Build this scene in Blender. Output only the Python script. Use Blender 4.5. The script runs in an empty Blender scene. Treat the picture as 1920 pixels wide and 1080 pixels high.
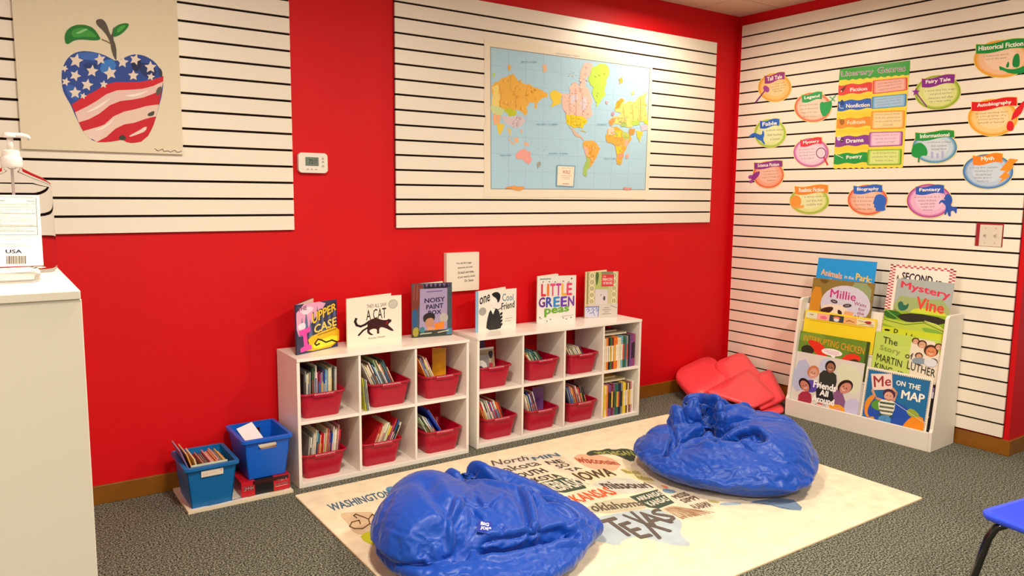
# Children's reading corner with red walls, slat panels, book shelves, bean bags and a rug.
import bpy, bmesh, math, random
import numpy as np
from mathutils import Vector, Matrix
from mathutils.geometry import tessellate_polygon
random.seed(11)
scene = bpy.context.scene
COL = scene.collection
PI = math.pi

# ------------------------------------------------------------------ helpers
def lin(h):
    if isinstance(h, str):
        h = h.lstrip('#'); c = [int(h[i:i+2], 16)/255 for i in (0, 2, 4)]
    else: c = list(h)
    return tuple((x/12.92 if x <= .04045 else ((x+.055)/1.055)**2.4) for x in c[:3]) + (1.0,)

MATS = {}
def mat(name, color='#808080', rough=.5, spec=.5, metal=0., noise=0., nscale=8., bump=0., bscale=60., attr=False, coat=0., detail=4., **kw):
    if name in MATS: return MATS[name]
    m = bpy.data.materials.new(name); m.use_nodes = True
    nt = m.node_tree; N = nt.nodes; L = nt.links; b = N['Principled BSDF']
    b.inputs['Roughness'].default_value = rough
    b.inputs['Metallic'].default_value = metal
    b.inputs['Specular IOR Level'].default_value = spec
    b.inputs['Coat Weight'].default_value = coat
    b.inputs['Base Color'].default_value = lin(color)
    src = None
    if attr:
        a = N.new('ShaderNodeAttribute'); a.attribute_name = 'Col'; src = a.outputs['Color']
    tc = N.new('ShaderNodeTexCoord')
    if noise > 0:
        n = N.new('ShaderNodeTexNoise'); n.inputs['Scale'].default_value = nscale; n.inputs['Detail'].default_value = detail
        L.new(tc.outputs['Object'], n.inputs['Vector'])
        mr = N.new('ShaderNodeMapRange'); mr.inputs['From Min'].default_value = .3; mr.inputs['From Max'].default_value = .7
        mr.inputs['To Min'].default_value = 1-noise; mr.inputs['To Max'].default_value = 1+noise
        L.new(n.outputs['Fac'], mr.inputs['Value'])
        mx = N.new('ShaderNodeVectorMath'); mx.operation = 'SCALE'
        if src: L.new(src, mx.inputs[0])
        else: mx.inputs[0].default_value = lin(color)[:3]
        L.new(mr.outputs['Result'], mx.inputs['Scale']); src = mx.outputs['Vector']
    if src: L.new(src, b.inputs['Base Color'])
    if bump > 0:
        n2 = N.new('ShaderNodeTexNoise'); n2.inputs['Scale'].default_value = bscale; n2.inputs['Detail'].default_value = 3
        L.new(tc.outputs['Object'], n2.inputs['Vector'])
        bp = N.new('ShaderNodeBump'); bp.inputs['Strength'].default_value = bump; bp.inputs['Distance'].default_value = .01
        L.new(n2.outputs['Fac'], bp.inputs['Height']); L.new(bp.outputs['Normal'], b.inputs['Normal'])
    for k, v in kw.items(): b.inputs[k.replace('_', ' ')].default_value = v
    MATS[name] = m
    return m

class MB:
    """collects coloured geometry and links it as one mesh object"""
    def __init__(s): s.v = []; s.f = []; s.c = []; s.m = []
    def add(s, verts, faces, col='#ffffff', mi=0):
        o = len(s.v); s.v += [tuple(p) for p in verts]; s.c += [lin(col)]*len(verts)
        s.f += [tuple(i+o for i in f) for f in faces]; s.m += [mi]*len(faces)
    def box(s, a, b, col='#ffffff', mi=0, M=None):
        x0, y0, z0 = a; x1, y1, z1 = b
        p = [(x, y, z) for z in (z0, z1) for y in (y0, y1) for x in (x0, x1)]
        if M is not None: p = [tuple(M @ Vector(q)) for q in p]
        s.add(p, [(0, 2, 3, 1), (4, 5, 7, 6), (0, 1, 5, 4), (2, 6, 7, 3), (0, 4, 6, 2), (1, 3, 7, 5)], col, mi)
    def prism(s, pts, z0, z1, col='#ffffff', mi=0, M=None):
        n = len(pts)
        p = [(x, y, z0) for x, y in pts] + [(x, y, z1) for x, y in pts]
        if M is not None: p = [tuple(M @ Vector(q)) for q in p]
        tri = tessellate_polygon([[Vector((x, y, 0)) for x, y in pts]])
        area = sum(pts[i][0]*pts[(i+1) % n][1]-pts[(i+1) % n][0]*pts[i][1] for i in range(n))
        def orient(t):
            a, b, c = [pts[i] for i in t]
            return t if ((b[0]-a[0])*(c[1]-a[1])-(b[1]-a[1])*(c[0]-a[0])) > 0 else (t[0], t[2], t[1])
        tri = [orient(t) for t in tri]
        f = [tuple(i+n for i in t) for t in tri] + [(t[0], t[2], t[1]) for t in tri]
        for i in range(n):
            j = (i+1) % n
            f.append((i, j, j+n, i+n) if area > 0 else (j, i, i+n, j+n))
        s.add(p, f, col, mi)
    def tube(s, path, r, col='#ffffff', mi=0, n=10, cap=True):
        path = [Vector(p) for p in path]; rings = []
        up = None
        for i, p in enumerate(path):
            t = (path[min(i+1, len(path)-1)]-path[max(i-1, 0)]).normalized()
            if up is None: up = t.orthogonal().normalized()
            up = (up - t*up.dot(t)).normalized(); w = t.cross(up)
            rr = r[i] if isinstance(r, (list, tuple)) else r
            rings.append([p+(up*math.cos(2*PI*k/n)+w*math.sin(2*PI*k/n))*rr for k in range(n)])
        v = [q for R in rings for q in R]; f = []
        for i in range(len(rings)-1):
            for k in range(n):
                k2 = (k+1) % n; f.append((i*n+k, i*n+k2, (i+1)*n+k2, (i+1)*n+k))
        if cap: f += [tuple(range(n-1, -1, -1)), tuple((len(rings)-1)*n+k for k in range(n))]
        s.add(v, f, col, mi)
    def loft(s, rings, col='#ffffff', mi=0, cap0=True, cap1=True):
        n = len(rings[0]); v = [q for R in rings for q in R]; f = []
        for i in range(len(rings)-1):
            for k in range(n):
                k2 = (k+1) % n; f.append((i*n+k, i*n+k2, (i+1)*n+k2, (i+1)*n+k))
        if cap0: f.append(tuple(range(n-1, -1, -1)))
        if cap1: f.append(tuple((len(rings)-1)*n+k for k in range(n)))
        s.add(v, f, col, mi)
    def build(s, name, mats, parent=None, loc=None, M=None, smooth=False, bevel=0, bseg=2, recenter=False):
        me = bpy.data.meshes.new(name); me.from_pydata(s.v, [], s.f)
        ca = me.color_attributes.new('Col', 'FLOAT_COLOR', 'POINT')
        ca.data.foreach_set('color', np.array(s.c, dtype=np.float32).ravel())
        mats = mats if isinstance(mats, (list, tuple)) else [mats]
        for m in mats: me.materials.append(m)
        me.polygons.foreach_set('material_index', s.m)
        if smooth: me.polygons.foreach_set('use_smooth', [True]*len(s.f))
        me.update()
        o = bpy.data.objects.new(name, me); COL.objects.link(o)
        if recenter:
            a = np.array(s.v); c = (a.min(0)+a.max(0))/2; c[2] = a[:, 2].min()
            me.transform(Matrix.Translation(-Vector(c))); o.location = c
        if M is not None: o.matrix_world = M
        if loc is not None: o.location = loc
        if parent is not None: o.parent = parent
        if bevel:
            b = o.modifiers.new('bevel', 'BEVEL'); b.width = bevel; b.segments = bseg; b.limit_method = 'ANGLE'; b.angle_limit = .6
            b.harden_normals = False
        if smooth and bevel:
            me.shade_smooth() if hasattr(me, 'shade_smooth') else None
        return o

def tag(o, label, cat, group=None):
    o['label'] = label; o['category'] = cat
    if group: o['group'] = group
    return o
def empty(name, loc, label, cat, group=None, M=None):
    o = bpy.data.objects.new(name, None); COL.objects.link(o); o.empty_display_size = .05
    o.location = loc
    if M is not None: o.matrix_world = M
    return tag(o, label, cat, group)
def struct(o): o['kind'] = 'structure'; return o

# ------------------------------------------------------------------ flat printed artwork
def solve_h(src, dst):
    A = []; B = []
    for (x, y), (u, v) in zip(src, dst):
        A.append([x, y, 1, 0, 0, 0, -u*x, -u*y]); B.append(u)
        A.append([0, 0, 0, x, y, 1, -v*x, -v*y]); B.append(v)
    h = np.linalg.solve(np.array(A, float), np.array(B, float))
    return np.append(h, 1).reshape(3, 3)

_TX = {}
def text_mesh(t, bold=0., res=2):
    k = (t, bold, res)
    if k in _TX: return _TX[k]
    cu = bpy.data.curves.new('lettering', 'FONT'); cu.body = t; cu.resolution_u = res; cu.offset = 0
    cu.fill_mode = 'FRONT'
    ob = bpy.data.objects.new('lettering', cu); COL.objects.link(ob)
    dg = bpy.context.evaluated_depsgraph_get(); me = ob.evaluated_get(dg).to_mesh()
    v = [(p.co.x, p.co.y) for p in me.vertices]; f = [tuple(p.vertices) for p in me.polygons]
    ob.evaluated_get(dg).to_mesh_clear(); bpy.data.objects.remove(ob); bpy.data.curves.remove(cu)
    lay = [0]*len(v)
    if bold > .006:
        d = min(bold, .035); n = len(v); v0 = v; f0 = f
        for sx, sy in ((-d, 0), (d, 0), (0, d*.8), (0, -d*.8)):
            f = f+[tuple(i+len(v) for i in g) for g in f0]; v = v+[(a+sx, b+sy) for a, b in v0]; lay = lay+[lay[-1]+1]*n
    x0 = min(a for a, b in v); x1 = max(a for a, b in v); y0 = min(b for a, b in v); y1 = max(b for a, b in v)
    v = [((a-x0)/(x1-x0), (b-y0)/(y1-y0)) for a, b in v]
    _TX[k] = (v, f, lay); return _TX[k]

class Art:
    """flat artwork in plane coordinates; H maps the digitising frame to the plane"""
    STEP = 5e-5
    def __init__(s, H=None, z=0.0004):
        s.H = H; s.z = z; s.mb = MB(); s.o = (0, 0, 1)
    def dig(s, ox=0, oy=0, sc=1): s.o = (ox, oy, sc); return s
    def P(s, p):
        x = p[0]/s.o[2]+s.o[0]; y = p[1]/s.o[2]+s.o[1]
        if s.H is None: return (x, y)
        w = s.H @ np.array([x, y, 1.0]); return (w[0]/w[2], w[1]/w[2])
    def raw(s, pts, col, step=True):
        if len(pts) < 3: return
        if step: s.z += s.STEP
        tri = tessellate_polygon([[Vector((x, y, 0)) for x, y in pts]])
        f = []
        for t in tri:
            a, b, c = [pts[i] for i in t]
            f.append(t if ((b[0]-a[0])*(c[1]-a[1])-(b[1]-a[1])*(c[0]-a[0])) > 0 else (t[0], t[2], t[1]))
        s.mb.add([(x, y, s.z) for x, y in pts], f, col)
    def poly(s, pts, col, step=True): s.raw([s.P(p) for p in pts], col, step)
    def smooth(s, pts, col, it=2, step=True):
        for _ in range(it):
            q = []
            for i in range(len(pts)):
                a = pts[i]; b = pts[(i+1) % len(pts)]
                q += [(a[0]*.75+b[0]*.25, a[1]*.75+b[1]*.25), (a[0]*.25+b[0]*.75, a[1]*.25+b[1]*.75)]
            pts = q
        s.poly(pts, col, step)
    def rect(s, x0, y0, x1, y1, col, step=True): s.poly([(x0, y0), (x1, y0), (x1, y1), (x0, y1)], col, step)
    def ell(s, cx, cy, rx, ry, col, rot=0, n=28, step=True):
        c, q = math.cos(rot), math.sin(rot)
        s.poly([(cx+rx*math.cos(t)*c-ry*math.sin(t)*q, cy+rx*math.cos(t)*q+ry*math.sin(t)*c) for t in [2*PI*i/n for i in range(n)]], col, step)
    def line(s, pts, w, col, step=True):
        if step: s.z += s.STEP
        for a, b in zip(pts, pts[1:]):
            dx, dy = b[0]-a[0], b[1]-a[1]; l = math.hypot(dx, dy) or 1
            nx, ny = -dy/l*w/2, dx/l*w/2; ex, ey = dx/l*w*.3, dy/l*w*.3
            s.poly([(a[0]+nx-ex, a[1]+ny-ey), (b[0]+nx+ex, b[1]+ny+ey), (b[0]-nx+ex, b[1]-ny+ey), (a[0]-nx-ex, a[1]-ny-ey)], col, False)
    def text(s, t, q, col, bold=.012, res=2, step=True):
        """q: corners TL, TR, BR, BL of the word in the digitising frame"""
        v, f, lay = text_mesh(t, bold, res)
        if len(q) == 4 and not isinstance(q[0], (tuple, list)):
            x, y, w, h = q; q = [(x, y), (x+w, y), (x+w, y+h), (x, y+h)]
        TL, TR, BR, BL = [s.P(p) for p in q]
        if step: s.z += s.STEP
        o = []
        for (a, b), ly in zip(v, lay):
            o.append((BL[0]*(1-a)*(1-b)+BR[0]*a*(1-b)+TR[0]*a*b+TL[0]*(1-a)*b,
                      BL[1]*(1-a)*(1-b)+BR[1]*a*(1-b)+TR[1]*a*b+TL[1]*(1-a)*b, s.z+ly*1.3e-5))
        # faces keep facing +z
        a, b, c = o[f[0][0]], o[f[0][1]], o[f[0][2]]
        if (b[0]-a[0])*(c[1]-a[1])-(b[1]-a[1])*(c[0]-a[0]) < 0: f = [tuple(reversed(g)) for g in f]
        s.mb.add(o, f, col); s.z += lay[-1]*1.3e-5
    def para(s, lines, q, col, bold=.0):
        """lines of small print spread over the quad q"""
        if not isinstance(q[0], (tuple, list)):
            x, y, w, h = q; q = [(x, y), (x+w, y), (x+w, y+h), (x, y+h)]
        n = len(lines); m = max(len(l) for l in lines); s.z += s.STEP
        TL, TR, BR, BL = q
        def at(a, b): return tuple(TL[i]*(1-a)*(1-b)+TR[i]*a*(1-b)+BR[i]*a*b+BL[i]*(1-a)*b for i in (0, 1))
        for i, l in enumerate(lines):
            w = len(l)/m; a0 = .5-w/2; a1 = .5+w/2; b0 = i/n+.12/n; b1 = (i+1)/n-.25/n
            s.text(l, [at(a0, b0), at(a1, b0), at(a1, b1), at(a0, b1)], col, bold, 1, step=False)

PRINT = mat('printed_paper', attr=True, rough=.38, spec=.4)
PRINTM = mat('matt_print', attr=True, rough=.8, spec=.25)
def frame_of(TL, TR, BL):
    """matrix whose x runs TL->TR, y runs BL->TL, z comes out of the front; origin bottom left"""
    TL, TR, BL = map(Vector, (TL, TR, BL))
    x = (TR-TL).normalized(); y = (TL-BL); y = (y-x*y.dot(x)).normalized(); z = x.cross(y)
    M = Matrix((x, y, z)).transposed().to_4x4(); M.translation = BL
    return M
# ------------------------------------------------------------------ materials
RED = mat('red_wall_paint', '#d4000e', rough=.55, spec=.3, noise=.03, nscale=3, bump=.06, bscale=180)
CREAM = mat('cream_slat_laminate', '#f3ead9', rough=.34, spec=.45, noise=.015, nscale=2)
GROOVE = mat('dark_slat_groove', '#22120e', rough=.9, spec=.1)
WHITE = mat('white_laminate', '#f4ede3', rough=.3, spec=.45)
WHITE2 = mat('white_painted_board', '#eee6da', rough=.45, spec=.35, noise=.015, nscale=3)
WOOD = mat('brown_wood_base', '#8a5410', rough=.35, spec=.5, noise=.18, nscale=6)
PLASTIC = mat('white_plastic', '#efe8da', rough=.35)
DARK = mat('dark_plastic', '#30302e', rough=.3)
BINRED = mat('crimson_bin_plastic', '#b2002a', rough=.32, spec=.5)
BINTEAL = mat('teal_blue_bin_plastic', '#0a6aae', rough=.35, spec=.5)
BINBLUE = mat('bright_blue_bin_plastic', '#0560d2', rough=.35, spec=.5)
CEIL = mat('ceiling_tile', '#d8b8a4', rough=.9, spec=.1, noise=.05, nscale=40)

# carpet: looped pile, flecked
def carpet_mat():
    m = bpy.data.materials.new('flecked_grey_carpet'); m.use_nodes = True; nt = m.node_tree; N = nt.nodes; L = nt.links; b = N['Principled BSDF']
    b.inputs['Roughness'].default_value = .95; b.inputs['Specular IOR Level'].default_value = .1
    tc = N.new('ShaderNodeTexCoord')
    n = N.new('ShaderNodeTexNoise'); n.inputs['Scale'].default_value = 150; n.inputs['Detail'].default_value = 3; n.inputs['Roughness'].default_value = .7
    L.new(tc.outputs['Object'], n.inputs['Vector'])
    cr = N.new('ShaderNodeValToRGB'); e = cr.color_ramp.elements
    e[0].position = .43; e[0].color = lin('#24251f'); e[1].position = .58; e[1].color = lin('#9a9b8b')
    x = cr.color_ramp.elements.new(.5); x.color = lin('#5b5d51')
    L.new(n.outputs['Fac'], cr.inputs['Fac']); L.new(cr.outputs['Color'], b.inputs['Base Color'])
    bp = N.new('ShaderNodeBump'); bp.inputs['Strength'].default_value = .5; bp.inputs['Distance'].default_value = .004
    L.new(n.outputs['Fac'], bp.inputs['Height']); L.new(bp.outputs['Normal'], b.inputs['Normal'])
    return m
CARPET = carpet_mat()

# ------------------------------------------------------------------ room shell
ZC = 2.595
LW = -1.905
def slab(name, a, b, m, **k):
    mb = MB(); mb.box(a, b); return struct(mb.build(name, m, **k))
slab('floor', (-7, -6.2, -.06), (2.2, .12, 0), CARPET)
slab('wall_back', (-7, 0, 0), (.12, .12, ZC), RED)
slab('wall_right', (0, LW, 0), (.12, 0, ZC), RED)
slab('wall_return', (.12, LW, 0), (2.2, LW+.12, ZC), RED)
# ceiling with the tile grid as shallow dark lines between tiles
mb = MB(); mb.box((-7, -6.2, ZC+.004), (2.2, .12, ZC+.06), mi=1)
tx = -.35
for i in range(-13, 5):
    for j in range(0, 12):
        x0 = -.42+i*.61; y0 = -.33-j*.61
        a = (max(x0+.003, -7), max(y0-.607, -6.2)); c = (min(x0+.607, 2.2), y0-.003)
        if a[0] < c[0] and a[1] < c[1]: mb.box((a[0], a[1], ZC), (c[0], c[1], ZC+.004))
for i in range(-13, 5):
    x0 = -.42+i*.61; mb.box((max(x0+.003, -7), -.327, ZC), (min(x0+.607, 2.2), .12, ZC+.004))
struct(mb.build('ceiling', [CEIL, mat('ceiling_grid', '#b08f7c', rough=.9)]))

def base(name, a, b, cap):
    mb = MB(); mb.box(a, b); o = struct(mb.build(name, [WOOD, mat('baseboard_cap', '#d89070', rough=.5)], bevel=.002))
    return o
base('baseboard_back', (-7, -.014, 0), (-.014, 0, .084), 0)
base('baseboard_right', (-.014, LW-.014, 0), (0, -.014, .084), 0)
base('baseboard_return', (.0, LW-.014, 0), (2.2, LW, .084), 0)

# ------------------------------------------------------------------ slat panels
S = .0762
def slat_panel(_n, M, w, z0, n, label, holes=(), extra_top=0.0):
    """board with routed T slots; x along the wall, y up, z out of the wall"""
    T = .019; mb = MB(); g = .0052
    mb.box((0, 0, 0), (w, (n)*S-.006+extra_top, .008), mi=1)
    edges = [0.0]+[.9268*S+k*S for k in range(n-1)]+[n*S-.006+extra_top]
    for i in range(n):
        lo = edges[i]+(g if i else 0); hi = edges[i+1]-(g if i < n-1 else 0)
        segs = [(0, w)]
        for (hx0, hx1, hy0, hy1) in holes:
            if lo < hy1 and hi > hy0:
                cut = []
                for a, b in segs:
                    if hx0 > a: cut.append((a, min(b, hx0)))
                    if hx1 < b: cut.append((max(a, hx1), b))
                if hy0 > lo+.004: mb.box((hx0, lo, .0075), (hx1, hy0, T))
                if hy1 < hi-.004: mb.box((hx0, hy1, .0075), (hx1, hi, T))
                segs = cut
        for a, b in segs:
            if b-a > .001: mb.box((a, lo, .0075), (b, hi, T))
    o = mb.build('mounted_slat_panel', [CREAM, GROOVE], M=M)
    return tag(o, label, 'wall panel')
def MW_back(x, z, off=.0006): # local x -> +X, y -> Z, z -> -Y
    M = Matrix(((1, 0, 0), (0, 0, 1), (0, -1, 0))).transposed().to_4x4(); M.translation = (x, -off, z); return M
def MW_right(y, z, off=.0006):
    M = Matrix(((0, -1, 0), (0, 0, 1), (-1, 0, 0))).transposed().to_4x4(); M.translation = (-off, y, z); return M
slat_panel('slat_panel', MW_back(-5.62, 1.177), 5.62-3.193, 1.177, 17, 'cream slatwall panel behind the apple painting, left of the thermostat')
slat_panel('slat_panel', MW_back(-2.652, 1.177), 2.652-.248, 1.177, 16, 'cream slatwall panel on the red wall behind the world map')
# light switch hole
slat_panel('slat_panel', MW_right(-.039, .0945), 1.8795-.039, .0945, 32, 'tall cream slatwall panel on the right wall behind the genre signs',
           holes=[(1.66-.039, 1.80-.039, 1.105-.0945, 1.232-.0945)])

# light switch in its cut-out
t = empty('light_switch', (0, 0, 0), 'double light switch in a cut-out of the right slat panel', 'light switch', M=MW_right(-1.668, 1.103))
mb = MB(); mb.box((-.007, .0028, .0082), (.131, .128, .0088), '#a01020'); mb.build('recess_back', mat('switch_recess', attr=True, rough=.7), t)
mb = MB(); mb.box((.012, .0035, .0088), (.123, .118, .0145)); mb.build('wall_plate', mat('switch_plate', '#ddd0bf', rough=.35), t, bevel=.003)
for x in (.042, .092):
    mb = MB(); mb.box((x-.005, .052, .0145), (x+.005, .072, .017), '#c9bba8'); mb.loft([[(x-.0035, .058, .016), (x+.0035, .058, .016), (x+.0035, .066, .016), (x-.0035, .066, .016)], [(x-.003, .066, .027), (x+.003, .066, .027), (x+.003, .071, .026), (x-.003, .071, .026)]], '#d8ccba')
    mb.build('toggle', mat('toggle_plastic', attr=True, rough=.35), t)
    for yy in (.022, .1):
        mb = MB(); mb.prism([(x+.003*math.cos(a*PI/4), yy+.003*math.sin(a*PI/4)) for a in range(8)], .0145, .0152, '#a99c88'); mb.build('screw', mat('toggle_plastic', attr=True, rough=.35), t)

# thermostat
t = empty('thermostat', (0, 0, 0), 'white thermostat with a small grey screen on the red wall', 'thermostat', M=MW_back(-3.169, 1.449))
def rrect(x0, y0, x1, y1, r, n=6, bulge=0):
    p = []
    for cx, cy, a0 in ((x1-r, y1-r, 0), (x0+r, y1-r, 90), (x0+r, y0+r, 180), (x1-r, y0+r, 270)):
        for k in range(n+1):
            a = math.radians(a0+90*k/n); p.append((cx+r*math.cos(a), cy+r*math.sin(a)))
    if bulge:
        xm = (x0+x1)/2; ym = (y0+y1)/2; w = (x1-x0)/2; h = (y1-y0)/2
        p = [(x+bulge*(1-((y-ym)/h)**2)*(1 if x > xm else -1), y+bulge*(1-((x-xm)/w)**2)*(1 if y > ym else -1)) for x, y in p]
    return p
mb = MB(); mb.prism(rrect(.007, .005, .141, .091, .012, bulge=.0035), 0, .004); mb.build('mounting_plate', PLASTIC, t)
mb = MB(); mb.prism(rrect(.004, .002, .144, .094, .014, bulge=.0045), .004, .026); mb.build('housing', PLASTIC, t, bevel=.004, bseg=3)
mb = MB(); mb.prism(rrect(.035, .034, .1, .075, .003), .0255, .0275, '#6f7f70')
a = Art(); a.z = .0277
a.text('72', [(.052, .064), (.072, .064), (.072, .044), (.052, .044)], '#3b4640'); a.rect(.078, .06, .094, .062, '#3b4640'); a.rect(.078, .05, .09, .052, '#3b4640')
mb.add(a.mb.v, a.mb.f, '#3b4640'); mb.build('screen', mat('lcd_screen', attr=True, rough=.2), t)
for x in (.045, .066, .087):
    mb = MB(); mb.prism(rrect(x-.006, .014, x+.006, .02, .0025, 3), .025, .0275, '#b9b0a4'); mb.build('button', mat('grey_button', attr=True, rough=.5), t)
for y in (.034, .054, .07):
    mb = MB(); mb.prism(rrect(.117, y-.005, .127, y+.005, .003, 3), .025, .0275, '#b9b0a4'); mb.build('button', mat('grey_button', attr=True), t)

# ------------------------------------------------------------------ digitising frames for flat artwork
HB = solve_h([(6.4, -61.9), (1234.2, 118.2), (1221.0, 525.5), (52.3, 615.0)], [(-4.3, 2.2), (-.8, 2.2), (-.8, .8), (-4.3, .8)])
HR = solve_h([(1425.0, 105.7), (1959.8, 15.2), (1898.5, 682.5), (1401.2, 597.9)], [(.2, 2.3), (1.9, 2.3), (1.9, .5), (.2, .5)])
HF = solve_h([(573.3, 925.3), (1251.5, 777.7), (1719.9, 931.9), (972.5, 1066.4)], [(-3.3, -.4), (-1, -.4), (-1, -1.95), (-2.9, -1.5)])

def finish_art(a, name, parentM, matl=None, board=None, bt=.003, bcol='#ffffff'):
    """put the art on a thin board whose outline is `board` (plane coords) and link as one mesh"""
    if board: a.mb.prism(board, a_z0, a_z0+bt, bcol)

# ------------------------------------------------------------------ apple painting (canvas) on the left panel
cw, ch = .597, .675
# canvas corner frame: x -4.281..-3.684 , z 1.515..2.19
def canvas():
    H = solve_h([(20.7, -26.5), (332.8, 15.9), (344.2, 289.6), (41.2, 279.0)], [(0, .615), (.596, .615), (.596, 0), (0, 0)])
    a = Art(H, z=.0182); a.dig(0, 0, 3)
    body = [(655, 345), (700, 325), (745, 305), (800, 308), (850, 330), (890, 365), (915, 420), (922, 470), (912, 540), (895, 600), (880, 660), (862, 715), (835, 765), (795, 798), (745, 806), (715, 800), (690, 786), (660, 792), (610, 800), (545, 800), (505, 780), (465, 735), (440, 680), (420, 640), (400, 590), (372, 545), (352, 500), (347, 430), (352, 385), (375, 335), (410, 302), (460, 286), (520, 290), (580, 305), (620, 325)]
    a.smooth([(int(x*1.0), y) for x, y in body], '#2b4a9c', 1)
    # lighter and darker brush marks in the blue
    for p, c in [([(420, 300), (520, 292), (600, 315), (560, 345), (450, 330)], '#3f6cc0'), ([(580, 340), (640, 330), (660, 380), (610, 420), (560, 400)], '#3a7fd0'), ([(780, 350), (860, 360), (890, 420), (830, 440), (790, 410)], '#1d2f6a'), ([(360, 470), (420, 480), (470, 530), (430, 570), (385, 540)], '#3563b8'), ([(470, 350), (560, 360), (520, 400), (480, 395)], '#20387e'), ([(740, 330), (800, 330), (790, 400), (745, 400)], '#1a2450')]:
        a.smooth(p, c, 1)
    # red and white waves
    def band(top, bot, c): a.poly(top+bot[::-1], c)
    T1 = [(405, 588), (470, 545), (530, 515), (590, 478), (650, 462), (720, 462), (790, 460), (860, 448), (921, 428)]
    B1 = [(424, 632), (490, 600), (545, 568), (600, 530), (660, 508), (730, 505), (800, 500), (860, 485), (920, 458)]
    B2 = [(445, 688), (500, 672), (560, 640), (620, 592), (680, 568), (750, 560), (810, 548), (870, 525), (912, 500)]
    B3 = [(468, 738), (530, 725), (590, 700), (640, 655), (700, 628), (760, 615), (820, 598), (870, 590), (896, 588)]
    B4 = [(545, 800), (600, 770), (650, 725), (700, 700), (760, 690), (810, 672), (850, 660), (880, 655), (881, 652)]
    B5 = [(560, 800), (620, 790), (690, 786), (720, 760), (750, 738), (790, 718), (830, 700), (850, 700), (862, 712)]
    band(T1, B1, '#d5202f'); band(B1, B2, '#ecc9c0'); band(B2, B3, '#cf1d2e')
    band(B3, B4, '#ecccbf'); a.poly([B4[0]]+B4+[(862, 712), (835, 765), (795, 798), (745, 805), (715, 800), (690, 786), (660, 792), (600, 800)], '#cc1a2c')
    a.poly([(505, 780), (468, 738), (560, 712), (600, 720), (560, 790)], '#eed2c6')
    a.smooth([(725, 765), (770, 742), (830, 705), (822, 738), (770, 758), (735, 770)], '#efd6ca', 1)
    for p in ([(470, 640), (560, 590), (640, 540), (560, 610)], [(520, 740), (600, 705), (660, 650), (600, 720)], [(690, 540), (780, 525), (850, 505), (770, 545)]): a.smooth(p, '#fbeee2', 1)
    for p, c in [([(880, 500), (915, 480), (905, 530), (880, 540)], '#5d5a50'), ([(830, 640), (872, 620), (868, 650), (835, 655)], '#4a4840'), ([(665, 775), (690, 755), (715, 775), (700, 790), (680, 788)], '#3a4030'), ([(895, 375), (915, 400), (915, 440), (895, 420)], '#333a48')]: a.smooth(p, c, 1)
    def star(cx, cy, r, rot=0):
        pts = []
        for k in range(10):
            rr = r if k % 2 == 0 else r*.48; t = -PI/2+rot+k*PI/5; pts.append((cx+rr*math.cos(t), cy+rr*math.sin(t)))
        a.poly(pts, '#ecdccb', False)
    a.z += a.STEP
    for cx, cy, r, ro in [(430, 342, 42, .2), (565, 335, 34, -.2), (692, 350, 34, .1), (762, 335, 34, .3), (848, 378, 36, 0), (425, 425, 34, .4), (520, 400, 36, .1), (622, 412, 40, -.2), (752, 425, 32, 0), (492, 478, 36, .2), (424, 522, 36, 0), (372, 460, 26, .3), (850, 432, 24, .2), (585, 475, 24, .1), (365, 385, 22, .5), (470, 540, 20, .3)]: star(cx, cy, r, ro)
    # stem and leaves
    a.smooth([(655, 345), (632, 300), (620, 230), (590, 180), (545, 140), (540, 112), (575, 104), (600, 130), (615, 175), (628, 205), (640, 150), (648, 160), (636, 215), (655, 260), (658, 320)], '#5b5248', 1)
    a.line([(632, 250), (600, 232), (575, 222)], 6, '#7a7040')
    a.smooth([(362, 200), (385, 160), (430, 138), (490, 140), (530, 160), (555, 195), (572, 225), (520, 228), (470, 222), (420, 225), (372, 258)], '#1f7a2c', 2)
    a.smooth([(400, 170), (470, 150), (530, 185), (555, 215), (480, 205), (410, 215)], '#3fa03c', 2)
    a.smooth([(420, 190), (480, 160), (500, 165), (450, 190)], '#8fd08a', 1)
    a.smooth([(636, 205), (640, 160), (670, 135), (733, 128), (715, 165), (680, 195), (650, 208)], '#237f2e', 2)
    a.smooth([(655, 190), (670, 150), (715, 138), (690, 170)], '#4caf46', 1)
    # signature scribble
    a.line([(872, 835), (890, 850), (915, 838), (925, 852), (945, 848), (960, 855), (985, 845), (1000, 858), (1022, 850)], 3, '#55504a')
    mb = MB(); mb.box((0, 0, 0), (.596, .675, .018), '#e8dcc0'); mb.add(a.mb.v, a.mb.f, '#000000')
    n = len(mb.v)-len(a.mb.c); mb.c[n:] = a.mb.c
    o = mb.build('hanging_painting', mat('painted_canvas', attr=True, rough=.55, spec=.3, bump=.15, bscale=400), M=MW_back(-4.281, 1.515, .0202))
    tag(o, 'square canvas painting of an apple with stars and stripes', 'painting')
canvas()

def joined(a, pre):
    """artwork placed over pre-built board geometry in one MB"""
    n = len(pre.v); pre.v += a.mb.v; pre.c += a.mb.c; pre.m += [0]*len(a.mb.f); pre.f += [tuple(i+n for i in f) for f in a.mb.f]
    return pre

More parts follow.
